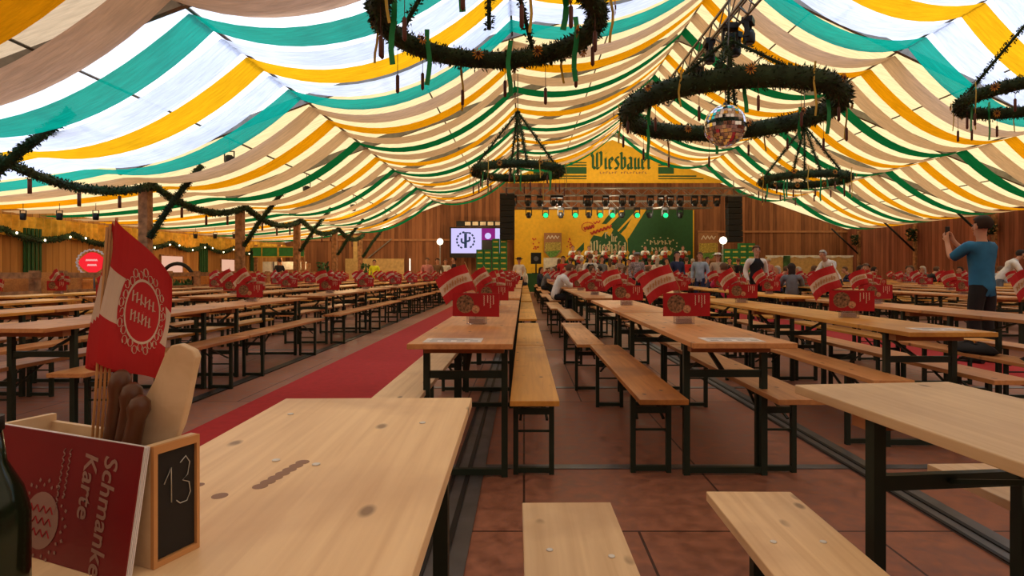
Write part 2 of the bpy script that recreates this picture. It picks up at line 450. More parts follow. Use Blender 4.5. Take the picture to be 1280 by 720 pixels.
while y<33.6:
    mt,c=seq[i%4]; addstrip(y,0.80 if c=='beige' else 0.66,mt,c); i+=1; y+=1.22

# ------------------------------------------------------------------ furniture
def fr(b, x, y, z0, z1, w=0.032): b.box(x-w/2,x+w/2,y-w/2,y+w/2,z0,z1)
def table_parts(root, top, one=False, edge=None):
    """beer table 0.52 x 2.2, base at its centre"""
    W,L,H=0.53,2.2,0.77
    def top_mb(b):
        b.mat(top).box(-W/2,W/2,-L/2,L/2,H-0.028,H)
        return b
    def batt(b):
        b.mat('edge_wood')
        for s in (-1,1): b.box(-W/2+0.05,W/2-0.05,s*0.86-0.035,s*0.86+0.035,H-0.075,H-0.029)
        return b
    def leg(b,sx,sy):
        b.mat('green_steel'); fr(b,sx*0.215,sy*0.80,0.0,H-0.03,0.034); return b
    def cross(b,sy):
        b.mat('green_steel')
        b.box(-0.198,0.198,sy*0.80-0.014,sy*0.80+0.014,0.012,0.045)
        b.box(-0.198,0.198,sy*0.80-0.012,sy*0.80+0.012,0.545,0.585); return b
    def brace(b,sy):
        b.mat('green_steel')
        b.bar((0.0,sy*0.786,0.565),(0.0,sy*0.30,H-0.035),0.026,0.012)
        b.box(-0.14,0.14,sy*0.30-0.012,sy*0.30+0.012,H-0.05,H-0.029); return b
    if one:
        b=MB(); top_mb(b); batt(b)
        for sy in (-1,1):
            for sx in (-1,1): leg(b,sx,sy)
            cross(b,sy); brace(b,sy)
        return b
    top_mb(MB()).obj('tabletop',parent=root,bevel=0.003)
    for s in (-1,1): MB().mat('edge_wood').box(-W/2+0.05,W/2-0.05,s*0.86-0.035,s*0.86+0.035,H-0.075,H-0.029).obj('batten',parent=root)
    for sy in (-1,1):
        for sx in (-1,1): leg(MB(),sx,sy).obj('leg',parent=root)
        MB().mat('green_steel').box(-0.198,0.198,sy*0.80-0.014,sy*0.80+0.014,0.012,0.045).obj('foot_bar',parent=root)
        MB().mat('green_steel').box(-0.198,0.198,sy*0.80-0.012,sy*0.80+0.012,0.545,0.585).obj('crossbar',parent=root); brace(MB(),sy).obj('brace',parent=root)
def bench_parts(root, top, one=False):
    W,L,H=0.25,2.2,0.48
    def top_mb(b):
        b.mat(top).box(-W/2,W/2,-L/2,L/2,H-0.028,H); return b
    def leg(b,sx,sy):
        b.mat('green_steel'); fr(b,sx*0.10,sy*0.78,0.0,H-0.03,0.028); return b
    def cross(b,sy):
        b.mat('green_steel')
        b.box(-0.086,0.086,sy*0.78-0.012,sy*0.78+0.012,0.01,0.038)
        b.box(-0.086,0.086,sy*0.78-0.011,sy*0.78+0.011,0.335,0.37)
        b.box(-0.086,0.086,sy*0.78-0.005,sy*0.78+0.005,0.235,0.247); return b
    def brace(b,sy):
        b.mat('green_steel')
        for sx in (-1,1): b.bar((sx*0.075,sy*0.77,0.30),(sx*0.045,sy*0.45,H-0.032),0.014,0.010)
        b.box(-0.07,0.07,sy*0.45-0.012,sy*0.45+0.012,H-0.045,H-0.029); return b
    if one:
        b=MB(); top_mb(b)
        for sy in (-1,1):
            for sx in (-1,1): leg(b,sx,sy)
            cross(b,sy); brace(b,sy)
        return b
    top_mb(MB()).obj('seat',parent=root,bevel=0.003)
    for sy in (-1,1):
        for sx in (-1,1): leg(MB(),sx,sy).obj('leg',parent=root)
        for nm,z0,z1,t in (('foot_bar',0.01,0.038,0.012),('crossbar',0.335,0.37,0.011),('tie_rod',0.235,0.247,0.005)):
            MB().mat('green_steel').box(-0.086,0.086,sy*0.78-t,sy*0.78+t,z0,z1).obj(nm,parent=root)
        for sx in (-1,1): MB().mat('green_steel').bar((sx*0.075,sy*0.77,0.30),(sx*0.045,sy*0.45,H-0.032),0.014,0.010).obj('brace',parent=root)
PROTO={}
def place(kind, top, far, loc, rz, label, group):
    key=(kind,top,far)
    fn=table_parts if kind=='beer_table' else bench_parts
    cat='table' if kind=='beer_table' else 'bench'
    if far:
        if key not in PROTO: PROTO[key]=fn(None,top,True).data(kind)
        o=mk(kind,PROTO[key],None,loc,rz); tag(o,label,cat,group); return o
    if key not in PROTO:
        r=thing(kind,label,cat,loc,rz,group); fn(r,top); PROTO[key]=r
        bpy.context.view_layer.update(); reg(r); return r
    return dup(PROTO[key],loc,rz,label,group)

def screws(root_label, x0, y0, rz, spots, z):
    pass
near=[]
# near furniture first (each fitted on its own)
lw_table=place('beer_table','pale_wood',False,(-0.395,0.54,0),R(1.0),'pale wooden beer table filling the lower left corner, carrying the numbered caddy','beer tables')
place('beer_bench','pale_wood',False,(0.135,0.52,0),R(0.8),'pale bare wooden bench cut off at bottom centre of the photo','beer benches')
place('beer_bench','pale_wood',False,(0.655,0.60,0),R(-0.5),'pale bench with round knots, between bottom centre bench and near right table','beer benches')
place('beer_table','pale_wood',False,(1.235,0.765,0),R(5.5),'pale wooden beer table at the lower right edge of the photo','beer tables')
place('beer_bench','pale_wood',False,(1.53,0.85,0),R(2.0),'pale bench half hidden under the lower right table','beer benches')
near_done=1
# metal plates / screws and cup rings on the near tops
def plate(x,y,z,label,s=0.0075):
    b=MB().mat('screw_silver'); b.lathe([(s,0.0),(s,0.0015),(s*0.7,0.0022)],(0,0,0),10); o=b.obj('screw_head',loc=(x,y,z)); tag(o,label,'screw','screws in the near tops')
    return o
S1=[(-0.242,1.366,'silver screw head near the far right corner of the lower left table'),(-0.473,1.094,'left one of two silver screws mid way on lower left table'),
    (-0.388,1.071,'right one of two silver screws mid way on lower left table'),(-0.59,1.45,'silver screw head near the far left corner of the lower left table')]
for x,y,l in S1: plate(x,y,0.7705,l)
for x,y,l in [(0.06,1.34,'left silver screw in the bottom centre bench'),(0.20,1.31,'right silver screw in the bottom centre bench'),
              (0.60,1.38,'rear left silver screw in the knotty bench at bottom'),(0.72,1.38,'rear right silver screw in the knotty bench at bottom'),
              (0.60,1.18,'front left silver screw in the knotty bench at bottom'),(0.70,1.2,'front right silver screw in the knotty bench at bottom')]:
    plate(x,y,0.4805,l,0.008)
# cup-ring stain on the table: part of the table surface
b=MB().mat('edge_wood')
m,nt,out=newmat('ring_stain'); bs=bsdf(nt,out,0.6); bs.inputs['Base Color'].default_value=(0.30,0.17,0.12,1)
b=MB().mat('ring_stain')
for k in range(7):
    b.lathe([(0.021,0),(0.021,0.0004)],(-0.10+0.0,0.0,0.7701),14) if False else None
st=MB().mat('ring_stain')
def tl(x,y):   # hall coordinates to the lower left table's own
    v_=Matrix.Rotation(-R(1.0),4,'Z')@Vector((x+0.395,y-0.54,0)); return v_.x,v_.y
for k in range(7):
    t=k/6; cx,cy=tl(-0.443+0.024*t,0.963+0.122*t)
    st.lathe([(0.0125,0),(0.0125,0.0003+0.00003*k)],(cx,cy,0.7701),18)
for x_,y_,r_ in ((-0.489,0.922,0.0125),(-0.55,0.97,0.009)):
    cx,cy=tl(x_,y_); st.lathe([(r_,0),(r_,0.0003)],(cx,cy,0.7701),18)
o=st.obj('stain',parent=lw_table); tag(o,'dark row of round drink stains')

# rows: (table left x, row phrase, tops)
ROWS={
 'L1':(-3.58,'first row left of the left carpet'),
 'L2':(-5.03,'second row left of the left carpet'),
 'L3':(-6.48,'third row left of the left carpet'),
 'L4':(-7.93,'fourth row left of the left carpet'),
 'C':(-0.587,'first row between the carpets'),
 'R1':(0.855,'second row between the carpets'),
 'R2':(2.30,'third row between the carpets'),
 'R3':(3.74,'fourth row between the carpets'),
 'R4':(6.75,'first row right of the right carpet'),
 'R5':(8.20,'second row right of the right carpet'),
 'R6':(9.65,'third row right of the right carpet'),
 'R7':(11.10,'fourth row right of the right carpet'),
 'R8':(12.55,'fifth row right of the right carpet'),
 'R9':(14.0,'sixth row right of the right carpet'),
 'R10':(15.45,'seventh row right of the right carpet'),
 'R11':(16.9,'eighth row right of the right carpet'),
}
START={'L1':3.65,'L2':3.3,'L3':3.3,'L4':3.3,'C':2.87,'R1':2.9,'R2':3.42,'R3':3.2}
TABLES=[]
rnd=random.Random(3)
nb=nt_=0
for rn,(tx,phrase) in ROWS.items():
    y0=START.get(rn,3.0)
    it=0; ib={-1:0,1:0}
    ncar=5 if rn in('C','R1') else 5
    for k in range(6):
        for j in range(2):
            ys=y0+5.05*k+2.23*j; yc=ys+1.1
            if ys+2.2>30.8: continue
            cx=tx+0.265
            p0=px(cx,ys+2.2,0.77)[0]; p1=px(cx,max(ys,0.5),0.77)[0]
            if min(p0,p1)>1300 or max(p0,p1)<-20: continue
            far=yc>15.5
            top={'C':'orange_wood','R1':'orange_wood','L1':'orange_wood'}.get(rn,rnd.choice(['orange_wood','orange_wood','yellow_wood']))
            lab='wooden beer table, %s from the front in the %s'%(ORD[it],phrase)
            place('beer_table',top,far,(cx,yc,0),0,lab,'beer tables'); nt_+=1
            TABLES.append((rn,it,cx,yc,phrase,k,j)); it+=1
            for s in (-1,1):
                if far and yc>24 and rn not in('C','R1','L1','R4'): 
                    if (s>0)==(cx<0) and False: continue
                bx= tx-0.08 if s<0 else tx+0.53+0.115
                if rn=='C': bx = -0.665 if s<0 else 0.054
                if rn=='R1': bx = (0.715 if j==0 else 0.60) if s<0 else 1.42
                if yc>26 and rn in ('L3','L4','R6','R7','R8','R9','R10','R11'): continue
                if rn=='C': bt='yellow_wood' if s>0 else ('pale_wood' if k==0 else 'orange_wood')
                elif rn=='R1' and s<0: bt='dark_wood' if (k==0 and j==0) else 'orange_wood'
                else: bt=rnd.choice(['orange_wood','yellow_wood','orange_wood'])
                bpx=px(bx,ys+2.2,0.48)[0]
                if bpx>1300 or bpx<-20: continue
                side='left' if s<0 else 'right'
                lab='wooden %s left-hand bench, counted from the front, %s'%(ORD[ib[s]],phrase) if s<0 else 'wooden %s right-hand bench, counted from the front, %s'%(ORD[ib[s]],phrase)
                place('beer_bench',bt,far,(bx,yc+0.02,0),0,lab,'beer benches'); ib[s]+=1; nb+=1
print('TABLES',nt_,'BENCHES',nb)

# ------------------------------------------------------------------ carpets and floor tracks
def slab(name,x0,x1,y0,y1,z0,z1,mat,label=None,cat=None,kind=None,group=None):
    o=MB().mat(mat).box(x0,x1,y0,y1,z0,z1).obj(name); tag(o,label,cat,group,kind); return o
slab('carpet_runner',-2.36,-1.12,-4,32,0.001,0.010,'red_carpet','long red carpet runner on the left side of the hall','carpet')
slab('carpet_runner',4.95,6.15,-4,32,0.001,0.010,'red_carpet','long red carpet runner on the right, under the standing man','carpet')
def track(x,w,label):
    r=thing('cable_track',label,'floor track',(x,0,0))
    MB().mat('grey_steel').box(-w/2,w/2,-3,31,0.001,0.007).obj('strip',parent=r)
    b=MB().mat('black_steel')
    b.box(-w/2,-w/2+0.02,-3,31,0.007,0.013).box(-0.012,0.012,-3,31,0.007,0.013).obj('groove',parent=r)
track(-0.31,0.17,'grey metal floor track beside the lower left table')
track(1.95,0.17,'grey metal floor track passing the knotty bench and lower right table')
slab('trim_9',-2.95,-2.85,-3,31,0.001,0.012,'black_steel',kind='structure')
for i,yy in enumerate([3.32,5.6,8.3,11,13.7]):
    slab('trim_%d'%(10+i),-1.1,4.9,yy-0.035,yy+0.035,0.0005,0.005,'grey_steel',kind='structure')
    slab('trim_%d'%(20+i),-9.5,-2.96,yy-0.03,yy+0.03,0.0005,0.005,'grey_steel',kind='structure')

# ------------------------------------------------------------------ card holders and flags on tables
def squig(b, x0,z0,x1,z1,y,n=6,w=0.003,amp=0.006):
    pts=[]
    for k in range(n*2+1):
        t=k/(n*2); pts.append(Vector((x0+(x1-x0)*t+(amp if k%2 else -amp)*(1 if abs(z1-z0)>abs(x1-x0) else 0), y, z0+(z1-z0)*t+(amp if k%2 else -amp)*(0 if abs(z1-z0)>abs(x1-x0) else 1))))
    for p,q in zip(pts,pts[1:]): b.bar(p,q,w,w)
def holder(root):
    b=MB().mat('clear_plastic').box(-0.07,0.06,-0.03,0.03,0.0,0.006).box(-0.07,0.06,-0.033,-0.029,0.0,0.075).box(-0.07,0.06,0.029,0.033,0.0,0.075)
    b.obj('stand',parent=root)
    MB().mat('napkin').box(-0.055,0.045,-0.02,0.02,0.0062,0.035).obj('napkins',parent=root)
    c=MB().mat('red_card').box(-0.165,0.165,-0.044,-0.038,0.055,0.215).obj('menu_card',parent=root)
    b=MB().mat('food'); pts=[(-0.075+0.062*math.cos(t),-0.0445,0.14+0.062*math.sin(t)) for t in [2*math.pi*k/20 for k in range(20)]]
    b.prism(pts,(0,-0.001,0)); b.mat('food_pale'); pts=[(0.0+0.028*math.cos(t),-0.0460,0.105+0.028*math.sin(t)) for t in [2*math.pi*k/14 for k in range(14)]]
    b.prism(pts,(0,-0.001,0)); b.obj('food_picture',parent=c)
    b=MB().mat('cream')
    for xx,h in ((0.060,0.07),(0.085,0.05),(0.105,0.085),(0.125,0.06)): squig(b,xx,0.20,xx,0.20-h,-0.0448,5,0.003,0.003)
    b.obj('lettering',parent=c)
def flag_bunch(root, ang, n=2, W=0.23, H=0.18, cx=-0.16, cz=0.29):
    """paper flags on sticks leaning to the left of the holder; stripes red, pale, red"""
    for k in range(n):
        a=R(ang-17*k); ux=Vector((math.cos(a),0.0,math.sin(a))); uz=Vector((-math.sin(a),0.0,math.cos(a)))
        c=Vector((cx+0.10*k,0.012*k,cz-0.035*k)); w_=W*(1-0.14*k); h_=H*(1-0.1*k)
        base=Vector((-0.02+0.03*k,0.012*k,0.01)); tip=c+ux*w_*0.5+uz*h_*0.55
        MB().mat('stick_wood').tube([base,c+ux*w_*0.5-uz*h_*0.5,tip],0.003,6).obj('stick',parent=root)
        b=MB(); b.smooth=True; nx,nz=7,6
        def S(u_,v_): return c+ux*(w_*(u_-0.5))+uz*(h_*(v_-0.5))+Vector((0,0.014*math.sin(u_*6+k),-0.03*(1-u_)**2+0.012*math.sin(u_*4)))
        for j in range(nz):
            b.mat('white_flag' if 2<=j<4 else 'red_flag')
            for i in range(nx): b.poly([S(i/nx,j/nz),S((i+1)/nx,j/nz),S((i+1)/nx,(j+1)/nz),S(i/nx,(j+1)/nz)])
        f=b.obj('flag_cloth',parent=root)
        l=MB().mat('stick_wood')
        for q in range(9):
            u_=0.1+0.8*q/9; l.bar(S(u_,0.40)+Vector((0,-0.004,0)),S(u_+0.05,0.60 if q%2 else 0.54)+Vector((0,-0.004,0)),0.006,0.002)
            l.bar(S(u_,0.56)+Vector((0,-0.004,0)),S(u_+0.08,0.46)+Vector((0,-0.004,0)),0.005,0.002)
        l.obj('lettering',parent=f)
HP=None; FP={}
CAR=0
for (rn,it,cx,yc,phrase,k,j) in TABLES:
    if yc>29: continue
    CAR+=1
    loc=(cx,yc,0.7702)
    hl='red menu card on the %s table, %s'%(ORD[it],phrase)
    if HP is None:
        HP=thing('menu_holder',hl,'menu holder',loc,0,'red menu holders on the tables'); holder(HP); bpy.context.view_layer.update(); reg(HP)
    else: dup(HP,loc,R(rnd.uniform(-12,12)),hl,'red menu holders on the tables')
    fl='red and white flags on the %s table, %s'%(ORD[it],phrase)
    var=0 if (it==0 and rn in('C','R1','R2','R3')) else 1+(it+len(phrase))%2
    floc=(cx,yc+0.075,0.7702)
    if var not in FP:
        FP[var]=thing('flag_bunch',fl,'flags',floc,0,'bunches of red and white flags'); flag_bunch(FP[var],[24,34,20][var],[1,3,3][var],[0.23,0.22,0.20][var],[0.19,0.18,0.17][var]); bpy.context.view_layer.update(); reg(FP[var])
    else: dup(FP[var],floc,R(rnd.uniform(-20,20)) if var else 0,fl,'bunches of red and white flags')

# flyers
for cx,yy,l in ((-0.37,3.02,'printed paper flyer on the front end of the first centre table'),(1.1,3.05,'printed paper flyer on front end of table right of the centre'),(2.6,3.6,'printed paper sheet on front end of the third row table')):
    r=thing('flyer',l,'flyer',(cx,yy,0.7703)); MB().mat('paper').box(-0.15,0.15,-0.09,0.09,0,0.0012).obj('sheet',parent=r)
    b=MB().mat('print_grey')
    for s in range(4): b.box(-0.12+0.07*s,-0.08+0.07*s,-0.05,-0.02,0.0013,0.0018).box(-0.12,0.1-0.03*s,0.01+0.015*s,0.014+0.015*s,0.0013,0.0018)
    b.obj('print',parent=r)

# ------------------------------------------------------------------ big caddy at the lower left
CA=Vector((-0.452,0.694,0)); ang=R(-21.5)
u=Vector((-math.cos(ang),-math.sin(ang),0)); v=Vector((math.sin(-ang)*1.0,math.cos(ang),0))   # u: along the box to the left/back, v: depth
def cp(a,bv,z): 
    p=CA+u*a+v*bv; return (p.x,p.y,0.7705+z)
r=thing('table_caddy','wooden table caddy with black chalkboard end reading 13, lower left corner','table caddy',(0,0,0))
def cbox(b,a0,a1,b0,b1,z0,z1):
    P=[cp(a0,b0,z0),cp(a1,b0,z0),cp(a1,b1,z0),cp(a0,b1,z0),cp(a0,b0,z1),cp(a1,b0,z1),cp(a1,b1,z1),cp(a0,b1,z1)]
    k=len(b.v); b.v+=P
    for q in [(0,3,2,1),(4,5,6,7),(0,1,5,4),(1,2,6,5),(2,3,7,6),(3,0,4,7)]: b.face([k+i for i in q])
    return b
D=0.062; LB=0.30; HB=0.148
b=MB().mat('board_wood'); cbox(b,0,LB,0,D,0,0.008); cbox(b,0.0,0.01,0,D,0.008,HB); cbox(b,LB-0.01,LB,0,D,0.008,HB)
cbox(b,0.01,LB-0.01,0,0.007,0.008,HB-0.01); cbox(b,0.01,LB-0.01,D-0.007,D,0.008,HB-0.01); b.obj('box',parent=r)
b=MB().mat('blackboard'); cbox(b,-0.002,-0.0002,0.006,D-0.005,0.008,HB-0.012); bo=b.obj('chalkboard',parent=r)
b=MB().mat('stick_wood')
cbox(b,-0.006,-0.0003,0,0.005,0,HB); cbox(b,-0.006,-0.0003,D-0.004,D,0,HB); cbox(b,-0.006,-0.0003,0.005,D-0.004,0,0.007); cbox(b,-0.006,-0.0003,0.005,D-0.004,HB-0.010,HB); b.obj('frame',parent=r)
b=MB().mat('chalk')
def chalk(pts):
    P=[Vector(cp(-0.0032,0.006+p[0]*(D-0.011),0.008+p[1]*(HB-0.02))) for p in pts]
    b.tube(P,0.0007,5)
chalk([(0.18,0.70),(0.36,0.84),(0.37,0.50)])
chalk([(0.60,0.86),(0.75,0.91),(0.86,0.84),(0.80,0.72),(0.66,0.68),(0.84,0.64),(0.88,0.54),(0.78,0.46),(0.60,0.46),(0.50,0.50)])
b.obj('number',parent=r)
# menu booklet leaning on the front
mr=thing('menu_booklet','large shaded red menu booklet leaning on the caddy, printed Schmankerl Karte','menu',(0,0,0))
def mp(a,z,o=0.0):   # a: along from right edge, z up, o offset out of the front
    lean=0.20
    p=CA+u*(a-0.004)-v*(0.030-lean*z*0.75+o); return (p.x,p.y,0.7705+z)
def mquad(b,a0,a1,z0,z1,o0,o1):
    P=[mp(a0,z0,o0),mp(a1,z0,o0),mp(a1,z0,o1),mp(a0,z0,o1),mp(a0,z1,o0),mp(a1,z1,o0),mp(a1,z1,o1),mp(a0,z1,o1)]
    k=len(b.v); b.v+=P
    for q in [(0,3,2,1),(4,5,6,7),(0,1,5,4),(1,2,6,5),(2,3,7,6),(3,0,4,7)]: b.face([k+i for i in q])
mquad_b=MB().mat('paper'); 
for q in range(4): mquad(mquad_b,0.002,0.295,0.0,0.149,-0.006+q*0.0022,-0.006+q*0.0022+0.0016)
mquad_b.obj('pages',parent=mr)
b=MB().mat('shaded_red_card'); mquad(b,0.0,0.297,0.0,0.151,0.003,0.0045); cov=b.obj('cover',parent=mr)
FONT=None
def text_mesh(txt, size, name, mat, fn, parent, shear=0.0, bold=0.0, ext=0.0):
    cu=bpy.data.curves.new('t','FONT'); cu.body=txt; cu.size=size; cu.shear=shear; cu.offset=bold; cu.extrude=ext; cu.resolution_u=3
    to=bpy.data.objects.new('t',cu); COL.objects.link(to); bpy.context.view_layer.update()
    me=bpy.data.meshes.new_from_object(to.evaluated_get(bpy.context.evaluated_depsgraph_get()))
    bpy.data.objects.remove(to)
    for vv in me.vertices: vv.co=Vector(fn(vv.co.x,vv.co.y,vv.co.z))
    me.materials.clear(); me.materials.append(MATS[mat]); me.update()
    return mk(name,me,parent)
plain('menu_print',(0.30,0.17,0.14),0.6)
# text reads from top to bottom: x of text -> -z, y of text -> towards the right edge
text_mesh('Schmankerl',0.034,'title','menu_print',lambda x,y,z: mp(0.062-y,0.136-x,0.0052),mr,0.15,0.0006)
text_mesh('Karte',0.034,'title','menu_print',lambda x,y,z: mp(0.098-y,0.136-x,0.0052),mr,0.15,0.0006)
b=MB().mat('menu_print')
for aa,zz,ll in ((0.128,0.135,0.06),(0.140,0.135,0.08)):
    for s in range(int(ll/0.004)):
        z0=zz-s*0.004; b.bar(mp(aa+(0.0015 if s%2 else -0.0015),z0,0.0052),mp(aa-(0.0015 if s%2 else -0.0015),z0-0.003,0.0052),0.0012,0.0008)
b.obj('subtitle',parent=mr)
b=MB().mat('menu_print'); ca,cz=0.165,0.045
b.prism([mp(ca+0.034*math.cos(t),cz+0.034*math.sin(t),0.0050) for t in [2*math.pi*k/28 for k in range(28)]],-v*0.0004)
for k in range(34):
    t=2*math.pi*k/34; rr_=0.040+0.006*(k%2); b.prism([mp(ca+rr_*math.cos(t+d)*s,cz+rr_*math.sin(t+d)*s,0.0050) for d,s in ((0,1),(0.05,1.05),(0.0,1.12),(-0.05,1.05))],-v*0.0004)
b.obj('emblem',parent=mr)
b=MB().mat('red_card')
for kk in range(3):
    for s in range(7):
        a0=ca-0.022+s*0.0065; z0=cz+0.014-kk*0.014
        b.bar(mp(a0,z0+(0.004 if s%2 else -0.004),0.0058),mp(a0+0.006,z0+(-0.004 if s%2 else 0.004),0.0058),0.0018,0.0006)
b.obj('emblem_lettering',parent=mr)
# flags in caddy: points given at distance d from the camera
def at(x,y,Y): return Vector(((x-VX)/F*Y, Y, EYE-(y-VY)/F*Y))
fr_=thing('paper_flag_bunch','red and white paper flags with round emblem standing in the numbered caddy','flags',(0,0,0))
for k in range(4):
    MB().mat('stick_wood').tube([at(109+6.5*k,640,0.765+0.003*k),at(134+4*k,284-4*k,0.763+0.003*k)],0.0017,8).obj('stick',parent=fr_)
def flagsurf(k):
    TL=at(147-4*k,274+4*k,0.765+0.006*k); BL=at(121-3.5*k,450+3*k,0.765+0.006*k); TR=at(209-6*k,350+4*k,0.80+0.006*k); BR=at(199-10*k,478-3*k,0.80+0.006*k)
    def S(a,t):  # a along width, t down
        p=TL.lerp(TR,a).lerp(BL.lerp(BR,a),t)
        p=p+Vector((0,-0.012*math.sin(a*math.pi*1.5+0.4)+0.004*math.sin(6*t),0.010*math.sin(math.pi*a)*(1-t)))
        return p
    return S
for k in range(4):
    S=flagsurf(k); b=MB(); b.smooth=True; nx,nz=12,18
    for j in range(nz):
        b.mat('white_flag' if 0.34<=(j+0.5)/nz<=0.66 else 'red_flag')
        for i in range(nx): b.poly([S(i/nx,j/nz),S((i+1)/nx,j/nz),S((i+1)/nx,(j+1)/nz),S(i/nx,(j+1)/nz)])
    fc=b.obj('flag_cloth',parent=fr_)
    if k==0:
        e=MB().mat('white_flag'); off=Vector((0,-0.0012,0))
        def band(r0,r1,n=40):
            for q in range(n):
                t=2*math.pi*q/n; t2=2*math.pi*(q+1)/n
                e.poly([S(0.62+0.29*math.cos(t_)*r_,0.5+0.33*math.sin(t_)*r_)+off for t_,r_ in ((t,r0),(t2,r0),(t2,r1),(t,r1))])
        e2=MB().mat('red_flag')
        for r0,r1 in ((0.0,0.35),(0.35,0.7),(0.7,1.0)):
            for q in range(36):
                t=2*math.pi*q/36; t2=2*math.pi*(q+1)/36
                e2.poly([S(0.62+0.31*math.cos(t_)*r_,0.5+0.34*math.sin(t_)*r_)+off*0.6 for t_,r_ in (((t,r0),(t2,r0),(t2,r1),(t,r1)) if r0>0 else ((t,0.001),(t2,r1),(t,r1)))])
        e2.obj('emblem_field',parent=fc); off=off*1.2
        band(0.70,0.76)
        for q in range(26):
            t=2*math.pi*q/26; rc=0.84+0.09*(q%2); k_=0.10
            P=[S(0.62+0.29*(math.cos(t)*rc+k_*math.cos(w)),0.5+0.33*(math.sin(t)*rc+k_*math.sin(w)))+off for w in [2*math.pi*j_/7+t for j_ in range(7)]]
            for a_,b_ in zip(P,P[1:]+P[:1] if q%3 else P[1:]): e.bar(a_,b_,0.0015,0.0005)
        em=e.obj('emblem_ring',parent=fc)
        e=MB().mat('white_flag'); off=off*1.3
        for row,(t0,w_) in enumerate(((0.42,0.30),(0.56,0.26))):
            for s in range(6):
                a0=0.62-w_/2+s*w_/6
                e.bar(S(a0,t0-0.045)+off,S(a0+0.012,t0+0.035)+off,0.0016,0.0006)
                e.bar(S(a0,t0+0.02*(s%2))+off,S(a0+w_/7,t0-0.03+0.05*(s%3)/2)+off,0.0014,0.0006)
        e.obj('emblem_lettering',parent=fc)
# pale curved wooden handle board
r=thing('wooden_paddle','pale curved wooden paddle standing upright in the numbered caddy','paddle',(0,0,0))
poly=[(245,447),(241,438),(224,430),(213,432),(205,444),(192,476),(172,512),(146,556),(150,600),(205,600),(214,560),(226,532),(233,506),(240,470)]
Y0=0.748
b=MB().mat('board_wood'); b.prism([at(x,y,Y0+0.0) for x,y in poly],(0.0,0.014,0.0)); b.obj('blade',parent=r,bevel=0.002)
cut=['tallest brown wooden cutlery handle in the numbered caddy','middle brown wooden cutlery handle in the numbered caddy','front brown wooden cutlery handle beside the pale paddle']
for (x0,y0,x1,y1,Y,l) in ((152,468,132,610,0.748,cut[0]),(166,484,146,610,0.738,cut[1]),(176,500,152,610,0.728,cut[2])):
    p=at(x0,y0,Y); q=at(x1,y1,Y)
    o=MB().mat('dark_handle').tube([p+(p-q).normalized()*0.006,p,p.lerp(q,0.10),p.lerp(q,0.22),p.lerp(q,0.6),q],[0.004,0.011,0.0135,0.010,0.011,0.008],12).obj('cutlery_handle'); tag(o,l,'cutlery','wooden cutlery handles')
# dark green bottle at the left edge
r=thing('glass_bottle','dark green glass bottle at the far lower left edge','bottle',(-0.575,0.615,0.7702))
MB().mat('bottle_green').lathe([(0.033,0),(0.036,0.01),(0.036,0.10),(0.030,0.125),(0.016,0.155),(0.012,0.19)],n=20).obj('body',parent=r)
MB().mat('black_steel').lathe([(0.014,0.19),(0.014,0.205)],n=14).obj('cap',parent=r)

